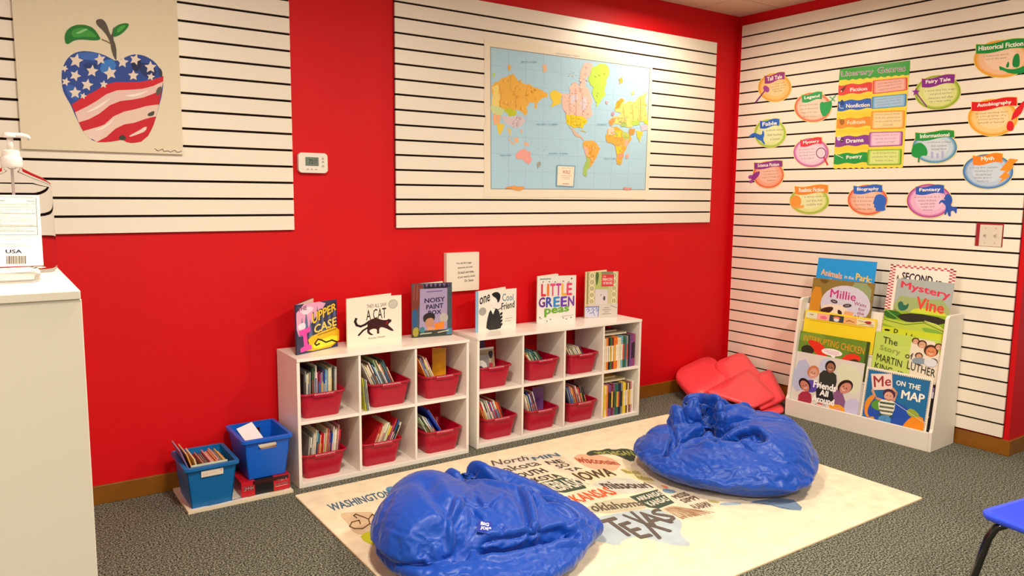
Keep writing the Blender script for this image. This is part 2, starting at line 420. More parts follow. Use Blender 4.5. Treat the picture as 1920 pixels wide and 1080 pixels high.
# ------------------------------------------------------------------ world map
def worldmap():
    a = Art(HB, z=.0012); a.dig(860, 50, 3.085)
    sheet = MB()
    rc = random.Random(5)
    def coast(pts, col, it=2, amp=.16):
        for _ in range(it+1):
            q = []
            for k in range(len(pts)):
                p, r = pts[k], pts[(k+1) % len(pts)]; dx, dy = r[0]-p[0], r[1]-p[1]; t = rc.uniform(-amp, amp)
                q += [p, ((p[0]+r[0])/2-dy*t, (p[1]+r[1])/2+dx*t)]
            pts = q
        a.poly(pts, col)
    # margin sheet with uneven edges
    edge = [(148, 70), (400, 92), (700, 140), (950, 190), (1122, 210), (1118, 400), (1112, 600), (1106, 800), (1098, 985), (1080, 998), (900, 992), (600, 986), (380, 990), (300, 985), (145, 984), (150, 800), (146, 600), (158, 540), (148, 470), (150, 250)]
    pts = [a.P(p) for p in edge]
    sheet.prism(pts, 0, .0012, '#f3e6cf')
    a.poly([(183, 115), (1108, 238), (1080, 945), (186, 940)], '#8a8f8c')
    a.poly([(187, 120), (1104, 242), (1077, 941), (190, 936)], '#b2d8ec')
    for k in range(1, 9):
        u = k/9; x0 = 187+u*917; x1 = 190+u*887
        a.line([(x0, 120+u*122), (x1, 937)], 1.0, '#93b5c2', step=(k == 1))
    for k in range(1, 8):
        u = k/8; a.line([(188, 120+u*816), (1104-27*u, 242+u*699)], 1.0, '#93b5c2', step=(k == 1))
    OR = '#f0b84e'; YE = '#f0d24a'; PK = '#f2c8b8'; GR = '#c2e45a'; LY = '#f6dc7e'
    # Eurasia left
    coast([(190, 345), (215, 320), (250, 300), (290, 278), (320, 270), (335, 300), (380, 330), (430, 345), (480, 365), (515, 385), (515, 405), (470, 425), (455, 440), (450, 475), (438, 470), (440, 440), (405, 440), (390, 470), (400, 500), (378, 515), (360, 490), (330, 480), (270, 485), (235, 470), (190, 450)], OR, 1)
    coast([(190, 350), (225, 335), (240, 400), (235, 470), (190, 450)], LY, 1)
    coast([(190, 450), (235, 462), (265, 490), (245, 515), (205, 505), (190, 490)], '#d3e2a0', 1)
    coast([(262, 485), (300, 472), (336, 485), (325, 515), (290, 518)], '#c6cf2a', 1)
    coast([(245, 520), (290, 518), (330, 515), (370, 510), (385, 545), (360, 575), (320, 590), (270, 560)], '#dccbd2', 1)
    coast([(200, 500), (245, 515), (240, 560), (200, 570)], '#f3b98a', 1)
    coast([(215, 560), (262, 560), (258, 590), (240, 632), (225, 600)], YE, 1)
    coast([(280, 585), (305, 590), (300, 625), (315, 650), (300, 640), (288, 610)], '#efc96a', 1)
    coast([(400, 520), (392, 545), (370, 560), (395, 540)], '#e6c58c', 1)
    for p in ([(285, 640), (305, 665), (325, 685), (300, 668)], [(320, 645), (345, 640), (350, 665), (325, 670)], [(370, 665), (400, 670), (410, 690), (380, 685)], [(360, 590), (372, 600), (368, 625), (358, 610)]): coast(p, '#eebd96', 1)
    coast([(330, 735), (360, 712), (385, 705), (400, 725), (415, 720), (424, 765), (405, 800), (385, 785), (360, 765), (335, 768)], '#f2a9a0', 1)
    coast([(455, 785), (475, 780), (470, 810), (455, 825)], '#a9a89c', 1)
    coast([(285, 215), (300, 225), (298, 255), (285, 245)], OR, 1); coast([(482, 222), (505, 215), (512, 250), (490, 265)], '#eec09a', 1)
    coast([(196, 268), (210, 270), (205, 290), (195, 288)], GR, 1)
    # North America
    coast([(535, 375), (560, 365), (592, 385), (592, 445), (560, 455), (530, 462), (545, 440), (530, 415)], YE, 1)
    coast([(592, 390), (640, 392), (640, 350), (680, 320), (700, 350), (705, 250), (740, 205), (775, 215), (765, 260), (730, 300), (735, 350), (760, 385), (765, 450), (772, 510), (755, 530), (735, 535), (690, 515), (620, 508), (600, 450)], PK, 1)
    for p in ([(640, 400), (680, 390), (690, 430), (650, 440)], [(700, 440), (735, 400), (740, 470), (710, 490)]): coast(p, '#dcd2de', 1)
    coast([(620, 508), (690, 515), (735, 535), (745, 545), (722, 570), (715, 592), (700, 580), (665, 585), (635, 570), (622, 540)], '#ecd433', 1)
    coast([(636, 575), (665, 590), (690, 620), (715, 640), (722, 660), (690, 640), (660, 610)], '#dcb9a8', 1)
    coast([(752, 290), (770, 240), (815, 212), (860, 225), (870, 265), (855, 330), (850, 390), (820, 430), (798, 465), (785, 420), (780, 350)], GR, 1)
    coast([(690, 590), (720, 600), (738, 612), (712, 606)], '#c9c27e', 1)
    # South America
    coast([(722, 665), (760, 658), (805, 690), (818, 705), (800, 750), (775, 790), (755, 820), (742, 800), (735, 740), (720, 700)], '#efb050', 1)
    coast([(722, 690), (745, 700), (750, 740), (735, 745)], '#f3b79e', 1)
    coast([(740, 745), (760, 770), (758, 810), (742, 850), (738, 870), (722, 860), (730, 800)], '#aacb6a', 1)
    # Europe and Africa
    coast([(868, 540), (895, 520), (940, 500), (905, 490), (905, 450), (940, 412), (960, 425), (950, 450), (1010, 435), (1050, 400), (1096, 370), (1090, 540), (1040, 545), (1000, 580), (950, 575), (905, 560), (880, 570)], LY, 1)
    coast([(905, 480), (912, 440), (940, 412), (955, 430), (930, 470)], '#f0a93c', 1)
    coast([(868, 545), (892, 522), (905, 545), (880, 575)], '#f0a05c', 1)
    coast([(925, 550), (970, 550), (975, 575), (940, 580)], '#a9c76a', 1); coast([(990, 545), (1040, 540), (1050, 565), (1005, 570)], '#b8d65c', 1)
    coast([(1048, 570), (1090, 560), (1090, 600), (1060, 605)], '#dcc6d6', 1); coast([(1072, 540), (1092, 535), (1090, 570), (1070, 560)], '#d6da30', 1)
    coast([(862, 590), (900, 580), (945, 600), (985, 615), (1000, 650), (975, 690), (960, 720), (945, 760), (940, 795), (915, 795), (915, 740), (905, 690), (860, 670), (850, 640)], '#f0b04a', 1)
    for p, c in [([(900, 600), (940, 600), (940, 640), (902, 640)], '#e8dc3a'), ([(862, 590), (898, 585), (898, 625), (862, 625)], '#f4cdbb'), ([(945, 605), (985, 620), (990, 650), (955, 650)], '#b9cf6e'), ([(905, 690), (940, 690), (940, 730), (912, 735)], '#f0cf3e'), ([(925, 735), (955, 735), (945, 765), (922, 765)], '#f2a387'), ([(965, 740), (985, 735), (980, 760), (968, 765)], '#f2b2a0'), ([(955, 655), (985, 650), (972, 690), (955, 690)], '#f2b79a')]: coast(p, c, 1)
    coast([(985, 590), (1020, 590), (1015, 620), (990, 630)], '#f09a4c', 1); coast([(1025, 600), (1065, 605), (1052, 640), (1044, 670), (1030, 635)], YE, 1)
    coast([(925, 300), (945, 290), (948, 325), (930, 335)], '#f0b35a', 1); coast([(850, 430), (865, 435), (860, 448), (848, 445)], '#d9b3c0', 1)
    coast([(1000, 385), (1015, 370), (1018, 390), (1000, 400)], LY, 1)
    coast([(885, 495), (900, 490), (896, 515), (884, 515)], '#cf9ab0', 1)
    coast([(270, 930), (320, 918), (380, 928), (380, 936), (270, 936)], '#e6a45c', 1); coast([(950, 930), (1000, 932), (1000, 938), (950, 938)], '#e09a90', 1)
    # countries and provinces as small tinted patches
    def inside(p, poly):
        c = False; n = len(poly)
        for k in range(n):
            (x1, y1), (x2, y2) = poly[k], poly[(k+1) % n]
            if (y1 > p[1]) != (y2 > p[1]) and p[0] < (x2-x1)*(p[1]-y1)/(y2-y1)+x1: c = not c
        return c
    for poly, cnt, rr, cs in (([(600, 395), (690, 330), (720, 240), (765, 225), (735, 350), (765, 450), (750, 525), (620, 500)], 46, 7, ('#f7dccf', '#eab4a6', '#dccbd8', '#f3cdb6')),
                              ([(250, 310), (330, 300), (505, 390), (400, 440), (360, 485), (240, 460)], 30, 9, ('#f4c565', '#e9a93a', '#f2b95a')),
                              ([(930, 450), (1090, 390), (1085, 540), (960, 560)], 26, 9, ('#f8e494', '#f2d468', '#f4cf7a')),
                              ([(890, 520), (960, 510), (980, 570), (890, 560)], 14, 6, ('#e2a0b0', '#b8d060', '#f0b060', '#d8c0d8')),
                              ([(862, 592), (990, 620), (960, 720), (930, 790), (905, 690)], 22, 8, ('#f2a46c', '#e6d23c', '#b4cc60', '#f4c4ae', '#f0b04a')),
                              ([(725, 670), (810, 700), (770, 790), (735, 730)], 14, 9, ('#f2b868', '#e8a038', '#f4c890')),
                              ([(250, 510), (380, 515), (330, 590), (270, 560)], 10, 9, ('#e6d4da', '#d0c0cc')),
                              ([(625, 512), (740, 540), (700, 580), (640, 570)], 14, 7, ('#f2de50', '#e6c82a')),
                              ([(785, 230), (860, 240), (845, 380), (795, 420)], 6, 8, ('#cdea70', '#b6dc4c'))):
        x0_, x1_ = min(p[0] for p in poly), max(p[0] for p in poly); y0_, y1_ = min(p[1] for p in poly), max(p[1] for p in poly)
        a.z += a.STEP
        for _ in range(cnt):
            for _t in range(20):
                c = (rc.uniform(x0_, x1_), rc.uniform(y0_, y1_))
                if inside(c, poly): break
            else: continue
            r = rr*rc.uniform(.5, 1.1); ph = rc.random()*6
            a.poly([(c[0]+r*rc.uniform(.6, 1.2)*math.cos(ph+k*PI/3), c[1]+r*rc.uniform(.6, 1.2)*math.sin(ph+k*PI/3)) for k in range(6)], rc.choice(cs), False)
            a.z += 2e-6
    for cx_, cy_ in [(rc.uniform(380, 600), rc.uniform(640, 760)) for _ in range(40)]: a.ell(cx_, cy_, 1.6, 1.2, '#8a9a8c', n=6, step=False)
    for cx_, cy_ in [(rc.uniform(640, 740), rc.uniform(250, 400)) for _ in range(26)]: a.ell(cx_, cy_, rc.uniform(2, 5), rc.uniform(2, 4), '#f0c8ba', n=6, step=False)
    # borders
    for l in ([(235, 335), (245, 400), (235, 470)], [(300, 280), (300, 360), (330, 400), (330, 475)], [(400, 340), (385, 400), (400, 440)], [(650, 515), (650, 575)], [(680, 515), (680, 583)], [(705, 528), (702, 580)], [(770, 680), (765, 740)], [(950, 460), (960, 560)], [(1000, 440), (1010, 545)], [(1050, 410), (1050, 545)], [(905, 640), (985, 640)], [(640, 400), (640, 505)], [(675, 360), (680, 510)], [(715, 380), (715, 515)]):
        a.line(l, 1.2, '#b98a5e', False)
    # legend box
    a.poly([(566, 800), (674, 804), (666, 928), (562, 922)], '#7fa8be'); a.poly([(572, 806), (668, 810), (660, 922), (568, 917)], '#f6ead2')
    a.text('WORLD', [(600, 830), (645, 832), (643, 852), (599, 850)], '#c8484e', .01)
    for y, w in ((862, 60), (872, 44), (880, 30)): a.line([(620-w/2, y), (620+w/2, y+1)], 2.2, '#cfa090', False)
    a.line([(600, 908), (636, 910)], 3, '#b0524a', False); a.line([(596, 818), (650, 820)], 1.6, '#b9a690', False)
    a.text('WORLD MAP', [(560, 150), (700, 168), (700, 176), (560, 158)], '#9fb6bf', 0)
    # graticule labels / tiny names
    a.z += a.STEP
    for t, q in [('PACIFIC OCEAN', (450, 560, 120, 10)), ('ATLANTIC', (800, 560, 60, 9)), ('INDIAN OCEAN', (240, 740, 60, 8)), ('PACIFIC OCEAN', (520, 730, 110, 8)), ('ARCTIC OCEAN', (360, 200, 90, 9)), ('ATLANTIC OCEAN', (840, 760, 66, 8))]:
        a.text(t, q, '#5f8da4', 0, 1, False)
    mb = joined(a, sheet)
    xs = [v[0] for v in mb.v]; zs = [v[1] for v in mb.v]; x0, z0 = min(xs), min(zs)
    mb.v = [(x-x0, z-z0, y) for x, z, y in mb.v]
    o = mb.build('hanging_map', mat('map_paper', attr=True, rough=.28, spec=.5, bump=.35, bscale=9), M=MW_back(x0, z0, .0202))
    tag(o, 'large world map sheet with white margins pinned to the slat panel', 'map')
worldmap()

# ------------------------------------------------------------------ quote plaque
def plaque():
    a = Art(solve_h([(0, 0), (1, 0), (1, 1), (0, 1)], [(0, .212), (.208, .212), (.208, 0), (0, 0)]), z=.0305)
    a.rect(.05, .04, .95, .045, '#e5d6c4'); a.rect(.945, .04, .95, .95, '#e5d6c4', False); a.rect(.05, .945, .95, .95, '#e5d6c4', False); a.rect(.05, .04, .055, .95, '#e5d6c4', False)
    for t, q in [('You can find magic', [(.29, .245), (.76, .235), (.76, .305), (.29, .315)]), ('wherever you look.', [(.33, .365), (.8, .35), (.8, .415), (.33, .43)]), ('Sit back and relax,', [(.34, .485), (.84, .465), (.84, .54), (.34, .56)]), ('all you need is a book.', [(.33, .61), (.88, .585), (.88, .66), (.33, .68)]), ('Dr. Seuss', [(.55, .705), (.82, .69), (.82, .755), (.55, .775)])]:
        a.text(t, q, '#1d1a18', .008)
    mb = MB(); mb.box((0, 0, 0), (.208, .212, .03), '#efe4d2')
    o = joined(a, mb).build('hanging_plaque', mat('plaque_print', attr=True, rough=.6), M=MW_back(-2.36, .823), bevel=.0)
    tag(o, 'small white square plaque with a black handwritten quote on the red wall', 'sign')
plaque()
# ------------------------------------------------------------------ literary genre signs on the right slat panel
SIGNP = mat('laminated_card_print', attr=True, rough=.24, spec=.55)
def mix(c1, c2, t):
    a = [int(c1[i:i+2], 16) for i in (1, 3, 5)]; b = [int(c2[i:i+2], 16) for i in (1, 3, 5)]
    return '#%02x%02x%02x' % tuple(int(x*(1-t)+y*t) for x, y in zip(a, b))
def sign(origin, scale, c, r, rim, inner, bq, bcol, title, lines, icon, iconpts, label, tq=None, slant=0, tc='#fff8ec'):
    a = Art(HR, z=.0016); a.dig(*origin, scale)
    cx, cy = c; rx, ry = r
    card = MB()
    def oval(k, n=40): return [(cx+rx*k*math.cos(t), cy+ry*k*math.sin(t)+slant*rx*k*math.cos(t)) for t in [2*PI*i/n for i in range(n)]]
    g = 7*scale/5.4
    # laminated pale outline of the whole sign: the oval, plus banner and icon backing
    card.prism([a.P((cx+(rx+g)*math.cos(t), cy+(ry+g)*math.sin(t)+slant*rx*math.cos(t))) for t in [2*PI*i/40 for i in range(40)]], 0, .0015, '#eee08a')
    bx = sum(p[0] for p in bq)/4; by = sum(p[1] for p in bq)/4
    def wave(q, grow=0):
        TL, TR, BR, BL = q; n = 14; o = []
        h = abs(BL[1]-TL[1])*.13
        for i in range(n+1):
            u = i/n; o.append((TL[0]+(TR[0]-TL[0])*u+(grow*(2*u-1)), TL[1]+(TR[1]-TL[1])*u+h*math.sin(u*2*PI)-grow))
        for i in range(n, -1, -1):
            u = i/n; o.append((BL[0]+(BR[0]-BL[0])*u+(grow*(2*u-1)), BL[1]+(BR[1]-BL[1])*u+h*math.sin(u*2*PI)+grow))
        return o
    card.prism([a.P(p) for p in wave(bq, g*.8)], 0.0002, .0014, '#eee08a')
    a.poly(oval(1), rim); a.poly(oval(.955), mix(rim, inner, .35)); a.poly(oval(.9), mix(rim, inner, .65)); a.poly(oval(.84), inner); a.poly(oval(.62), mix(inner, '#ffffff', .25))
    a.poly(wave(bq), bcol)
    TL, TR, BR, BL = bq
    def inq(u, v): return tuple(TL[i]*(1-u)*(1-v)+TR[i]*u*(1-v)+BR[i]*u*v+BL[i]*(1-u)*v for i in (0, 1))
    tq = tq or (.12, .24, .88, .78)
    a.text(title, [inq(tq[0], tq[1]), inq(tq[2], tq[1]), inq(tq[2], tq[3]), inq(tq[0], tq[3])], tc, .03)
    if lines:
        q, ls = lines; a.para(ls, q, '#7d7060', .0)
    for kind, p, col in iconpts:
        if kind == 'p': a.smooth(p, col, 1)
        elif kind == 'q': a.poly(p, col)
        elif kind == 'l': a.line(p[1], p[0], col)
        elif kind == 'e': a.ell(*p, col)
    mb = joined(a, card)
    xs = [v[0] for v in mb.v]; zs = [v[1] for v in mb.v]; x0 = (min(xs)+max(xs))/2; z0 = min(zs)
    mb.v = [(x-x0, z-z0, y) for x, z, y in mb.v]
    o = mb.build('genre_sign', SIGNP, M=MW_right(-x0, z0, .0202))
    tag(o, label, 'sign', 'oval literary genre signs on the right wall')
A_ = ((1380, 60), 5.4); B_ = ((1380, 210), 5.4); C_ = ((1640, 60), 6.0); D_ = ((1640, 230), 4.321)
sign(*A_, (392, 562), (165, 142), '#e79a28', '#f6c878', [(290, 442), (494, 408), (490, 480), (290, 522)], '#9c2c86', 'Tall Tale', ([(350, 525), (515, 495), (500, 600), (350, 625)], ['a story with', 'impossible events', 'told as if it', 'were true']), 0,
     [('l', (14, [(300, 585), (198, 712)]), '#8a3a86'), ('p', [(270, 560), (300, 535), (345, 575), (325, 618), (285, 595)], '#a03a98')], 'orange oval genre sign with a purple Tall Tale banner and mallet')
sign(*A_, (778, 762), (185, 148), '#e0503c', '#f8c8ac', [(668, 636), (872, 606), (870, 682), (668, 712)], '#1aa050', 'Legend', ([(640, 730), (830, 715), (830, 870), (660, 880)], ['a story from the', 'past believed by', 'many to be true', 'about a hero']), 0,
     [('l', (9, [(905, 770), (1008, 640)]), '#3aa85a'), ('l', (9, [(950, 655), (1000, 700)]), '#3aa85a'), ('p', [(848, 705), (910, 712), (972, 692), (965, 790), (888, 872), (850, 800)], '#12a04c')], 'coral oval genre sign with a green Legend banner and shield')
sign(*B_, (345, 215), (158, 142), '#8fbe1e', '#dfe7a0', [(243, 88), (440, 72), (437, 140), (243, 165)], '#2260c4', 'Fable', ([(305, 170), (480, 160), (470, 290), (320, 300)], ['a short story', 'that teaches', 'a lesson']), 0,
     [('p', [(125, 250), (160, 220), (190, 208), (225, 225), (262, 232), (268, 185), (280, 190), (290, 235), (272, 275), (298, 325), (285, 330), (255, 292), (222, 278), (185, 245), (150, 258)], '#2a6ace')], 'lime oval genre sign with a blue Fable banner and blue animal')
sign(*B_, (760, 410), (177, 146), '#c04aa4', '#f3c9dc', [(652, 282), (868, 258), (868, 325), (652, 350)], '#dc3048', 'Mystery', ([(630, 370), (800, 360), (800, 480), (650, 490)], ['a suspenseful', 'story about a', 'puzzling event', 'to be solved']), 0,
     [('e', (862, 415, 52, 55), '#7c2c74'), ('e', (862, 415, 43, 46), '#f4d6e2'), ('l', (18, [(893, 465), (925, 530)]), '#d83a40')], 'magenta oval genre sign with a red Mystery banner and magnifying glass')
sign(*B_, (328, 635), (155, 135), '#e2543a', '#f6a98e', [(185, 512), (470, 494), (470, 556), (185, 576)], '#8a2c8c', 'Science Fiction', ([(260, 590), (450, 580), (440, 700), (270, 715)], ['a story based', 'on impact of', 'real or imagined', 'science']), 0,
     [('p', [(245, 598), (235, 640), (200, 680), (170, 695), (150, 675), (165, 635), (200, 608)], '#8e2f92'), ('p', [(120, 650), (160, 630), (165, 665), (135, 680)], '#a044a0'), ('p', [(125, 715), (145, 685), (175, 690), (165, 720)], '#a044a0')], 'coral oval genre sign with a purple Science Fiction banner and rocket')
sign(*B_, (742, 898), (196, 132), '#8cb81e', '#e4e69a', [(595, 752), (930, 742), (930, 822), (600, 832)], '#ee8a2a', 'Realistic Fiction', ([(690, 845), (900, 838), (880, 950), (700, 960)], ['a story that is', 'not true but', 'could be true']), 0,
     [('e', (605, 905, 56, 62), '#f09a3c'), ('p', [(560, 950), (640, 950), (690, 935), (690, 975), (570, 975)], '#f0a850'), ('p', [(655, 880), (668, 900), (652, 912)], '#f0b870')], 'lime oval genre sign with an orange Realistic Fiction banner')
sign(*B_, (1332, 890), (200, 152), '#e04c34', '#f8b497', [(1190, 746), (1480, 742), (1480, 815), (1190, 826)], '#2f64c8', 'Biography', ([(1160, 850), (1400, 845), (1390, 1000), (1190, 1000)], ['the true story', 'of a person,', 'written by', 'someone else']), 0,
     [('p', [(1395, 900), (1410, 845), (1455, 828), (1510, 850), (1525, 905), (1505, 955), (1515, 1000), (1405, 1005), (1420, 975), (1395, 965), (1402, 935), (1385, 925)], '#2868cc')], 'coral oval genre sign with a blue Biography banner and head profile')
sign(*D_, (443, 633), (182, 136), '#b03a94', '#eeb6d4', [(335, 517), (562, 507), (560, 575), (332, 580)], '#2a5cc0', 'Fantasy', ([(320, 595), (530, 590), (520, 720), (345, 725)], ['a story set in a', 'make-believe', 'world with', 'magic and', 'fantasy']), 0,
     [('p', [(570, 600), (585, 572), (622, 590), (632, 640), (610, 670), (655, 690), (668, 680), (662, 745), (640, 710), (615, 715), (618, 760), (595, 755), (590, 715), (575, 750), (562, 740), (578, 690), (570, 665), (540, 640), (525, 665), (520, 645), (545, 622), (575, 630), (558, 615)], '#2458b8'), ('l', (5, [(575, 590), (560, 560)]), '#2458b8')], 'magenta oval genre sign with a blue Fantasy banner and rearing unicorn')
sign(*D_, (918, 395), (204, 140), '#2a70b8', '#b8cbe0', [(795, 266), (1036, 252), (1035, 325), (795, 340)], '#ee8424', 'Myth', ([(770, 355), (1000, 350), (960, 490), (790, 490)], ['a story that explains', 'something about', 'the world and', 'involves gods or', 'superheroes']), 0,
     [('q', [(1092, 290), (1162, 298), (1112, 350), (1132, 354), (1072, 408), (1100, 430), (1000, 497), (1036, 450), (1004, 445), (1062, 392), (1014, 386)], '#f09428')], 'blue oval genre sign with an orange Myth banner and lightning bolt', tq=(.28, .2, .72, .75))
sign(*D_, (486, 200), (180, 126), '#3a86b8', '#c2d6e4', [(330, 80), (642, 65), (645, 120), (330, 145)], '#1a9440', 'Informational', ([(425, 150), (620, 145), (600, 225), (440, 230)], ['nonfiction writing', 'that contains', 'factual facts']), 0,
     [('q', [(455, 235), (475, 235), (475, 290), (455, 290)], '#b6b4dc'), ('q', [(500, 248), (518, 248), (518, 290), (500, 290)], '#b6b4dc'), ('q', [(540, 228), (560, 228), (560, 290), (540, 290)], '#b6b4dc'), ('l', (12, [(360, 250), (356, 318)]), '#178a3c'), ('p', [(300, 210), (318, 175), (365, 158), (405, 180), (430, 225), (425, 270), (390, 265), (360, 285), (320, 280), (296, 260)], '#149a44')], 'blue oval genre sign with a green Informational banner and tree')
sign(*C_, (710, 678), (255, 190), '#83a818', '#dfe58e', [(530, 524), (903, 478), (893, 578), (530, 622)], '#8a2c92', 'Fairy Tale', ([(560, 650), (920, 620), (880, 790), (600, 810)], ['a story that has magic', 'and good and bad', 'characters and often', 'has a happy ending']), 0,
     [('l', (14, [(480, 700), (585, 838)]), '#8a2c92'), ('q', [(465+48*(1 if k % 2 == 0 else .45)*math.cos(-PI/2+k*PI/5), 675+48*(1 if k % 2 == 0 else .45)*math.sin(-PI/2+k*PI/5)) for k in range(10)], '#92309a')], 'lime oval genre sign with a purple Fairy Tale banner and star wand', slant=-.05)
sign(*C_, (1330, 962), (278, 206), '#ee9a1c', '#f6cf86', [(1092, 786), (1600, 736), (1600, 830), (1090, 888)], '#e01c20', 'Autobiography', ([(1130, 910), (1500, 880), (1470, 1030), (1150, 1040)], ['factual writing that', 'is a biography of a', 'person written by', 'himself or herself']), 0,
     [('p', [(1530, 1000), (1560, 900), (1620, 830), (1690, 760), (1680, 850), (1640, 930), (1560, 985)], '#e01c28'), ('p', [(1490, 1020), (1520, 995), (1560, 1010), (1570, 1090), (1530, 1120), (1480, 1095)], '#e2202a')], 'orange oval genre sign with a red Autobiography banner and quill', slant=-.02)
sign(*C_, (1430, 300), (312, 208), '#ee9c22', '#f4c49a', [(1142, 140), (1690, 72), (1690, 180), (1140, 242)], '#16923e', 'Historical Fiction', ([(1220, 265), (1510, 230), (1500, 310), (1240, 330)], ['a fictional story', 'set in the past']), 0,
     [('p', [(1545, 395), (1555, 290), (1590, 240), (1625, 245), (1635, 330), (1625, 400)], '#148c40'), ('p', [(1470, 400), (1500, 325), (1515, 350), (1510, 400)], '#148c40'), ('p', [(1400, 380), (1425, 390), (1500, 420), (1600, 415), (1700, 370), (1690, 470), (1520, 470), (1440, 430), (1405, 430)], '#129244')], 'orange oval genre sign with a green Historical Fiction banner and ship', tq=(.05, .22, .97, .75), slant=-.03)

def poster():
    a = Art(HR, z=.0012); a.dig(1380, 60, 5.4)
    card = MB()
    out = [(1052, 378), (1762, 286), (1690, 1372)]
    left = (1000, 1385)
    def wav(p0, p1, n, h, ph=0): return [(p0[0]+(p1[0]-p0[0])*i/n, p0[1]+(p1[1]-p0[1])*i/n+h*math.sin(ph+i*PI)) for i in range(n+1)]
    bottom = wav((1688, 1372), (982, 1382), 24, 0) ; bottom = [(x, y+(5 if i % 2 else -5)) for i, (x, y) in enumerate(bottom)]
    card.prism([a.P(p) for p in [(1052, 378), (1762, 286)]+bottom], 0, .0012, '#f6e04a')
    a.poly([(1052, 378), (1762, 286), (1756, 430)]+[(1756-i*36, 430+i*3.1+(7 if i % 2 else -5)) for i in range(1, 19)]+[(1040, 490)], '#3aa83c')
    a.text('Literary', [(1062, 398), (1395, 368), (1390, 440), (1066, 468)], '#f4eee0', .045); a.text('Literary', [(1066, 400), (1391, 372), (1386, 436), (1070, 464)], '#7a5470', .0)
    a.text('Genres', [(1432, 358), (1720, 330), (1716, 396), (1436, 422)], '#f4eee0', .045); a.text('Genres', [(1436, 362), (1716, 334), (1712, 392), (1440, 418)], '#6a4468', .0)
    rows = [((1038, 540), (1380, 510), (1375, 605), (1035, 640), '#e6403e', 'Fiction', (1155, 560, 175, 38), (1385, 490, 1735, 455, 1735, 590, 1382, 632), '#e8685c', '#f8bcae', '#dc3c3c'),
            ((1032, 700), (1370, 675), (1368, 770), (1028, 800), '#2f62c0', 'Nonfiction', (1115, 722, 240, 42), (1378, 655, 1728, 622, 1722, 752, 1372, 782), '#5aa4dc', '#a9d0f0', '#2c66b8'),
            ((1022, 882), (1362, 858), (1360, 950), (1018, 975), '#ec9434', 'Folktale', (1125, 893, 188, 40), (1370, 800, 1712, 788, 1706, 978, 1362, 990), '#ee9c34', '#f8dca0', '#f0a030'),
            ((1008, 1062), (1345, 1045), (1342, 1140), (1002, 1160), '#8a3a9c', 'Drama', (1115, 1078, 180, 42), (1350, 1012, 1690, 1002, 1684, 1152, 1344, 1166), '#b05cae', '#f6cce0', '#8c3a98'),
            ((995, 1235), (1330, 1220), (1326, 1320), (990, 1335), '#1a9a40', 'Poetry', (1118, 1245, 160, 48), (1336, 1190, 1680, 1182, 1672, 1345, 1326, 1350), '#86c030', '#dcea8a', '#5aa428')]
    a.z += a.STEP
    for k, (y) in enumerate([(650, 1030), (830, 1022), (1000, 1012), (1172, 1000)]):
        yy, xx = y; a.poly([(xx, yy-10), (xx+350, yy-30), (xx+348, yy+20), (xx-2, yy+42)], '#f4d63a', False)
        for j in range(16): a.ell(xx+20+j*20, yy+2+(j % 3)*7-j*.8, 3, 3, '#e0b42c', n=6, step=False)
    for TL, TR, BR, BL, c, t, tx, bx, c1, c2, c3 in rows:
        n = 12; top = [(TL[0]+(TR[0]-TL[0])*i/n, TL[1]+(TR[1]-TL[1])*i/n+7*math.sin(i/n*4*PI)) for i in range(n+1)]
        bot = [(BL[0]+(BR[0]-BL[0])*i/n, BL[1]+(BR[1]-BL[1])*i/n+7*math.sin(i/n*4*PI)) for i in range(n, -1, -1)]
        a.poly(top+bot, c)
        x, y, w, h = tx; a.text(t, [(x, y+6), (x+w, y-8), (x+w, y+h-8), (x, y+h+6)], '#fbf3e6' if t != 'Folktale' else '#fbe2b8', .035)
        q = [(bx[0], bx[1]), (bx[2], bx[3]), (bx[4], bx[5]), (bx[6], bx[7])]
        def rq(k):
            cx = sum(p[0] for p in q)/4; cy = sum(p[1] for p in q)/4; o = []
            for i in range(4):
                p = q[i]; p0 = q[i-1]; p1 = q[(i+1) % 4]
                sh = lambda p: (cx+(p[0]-cx)*k, cy+(p[1]-cy)*k*.97)
                def mixp(a, b, t): return (a[0]+(b[0]-a[0])*t, a[1]+(b[1]-a[1])*t)
                l0 = 18/max(math.dist(p, p0), 1); l1 = 18/max(math.dist(p, p1), 1)
                A = sh(mixp(p, p0, l0)); Bm = sh(mixp(mixp(p, p0, l0*.3), mixp(p, p1, l1*.3), .5)); Cc = sh(mixp(p, p1, l1)); o += [A, Bm, Cc]
            return o
        a.poly(rq(1), c3); a.poly(rq(.96), c1); a.poly(rq(.9), mix(c1, c2, .6)); a.poly(rq(.82), c2)
        qq = [(q[0][0]*.88+q[1][0]*.12, q[0][1]+22), (q[0][0]*.15+q[1][0]*.85, q[1][1]+24), (q[0][0]*.15+q[1][0]*.85, q[2][1]-24), (q[0][0]*.88+q[1][0]*.12, q[3][1]-24)]
        a.para(['stories that come from the', 'author\'s imagination; can be', 'realistic but are not true'] if t == 'Fiction' else ['writing that is true; can be', 'about people, events, ideas', 'and facts in the real world'] if t == 'Nonfiction' else ['stories passed down', 'from one generation', 'to the next by word', 'of mouth'] if t == 'Folktale' else ['stories told by actors', 'through speech and', 'action on a stage'] if t == 'Drama' else ['words arranged in lines', 'and stanzas that express', 'feelings or ideas'], qq, '#8d7f74')
    # row icons
    a.poly([(1050, 590), (1110, 545), (1120, 540), (1080, 610), (1070, 585)], '#6a2a2a'); a.ell(1070, 600, 8, 6, '#fff0e0', n=8)
    a.ell(1075, 715, 18, 28, '#1a3c88'); a.line([(1045, 730), (1055, 770), (1090, 772)], 7, '#cfe0f4')
    a.smooth([(1048, 885), (1098, 880), (1095, 925), (1072, 945), (1050, 925)], '#a86a1c', 1); a.line([(1040, 870), (1060, 885)], 4, '#8a5416')
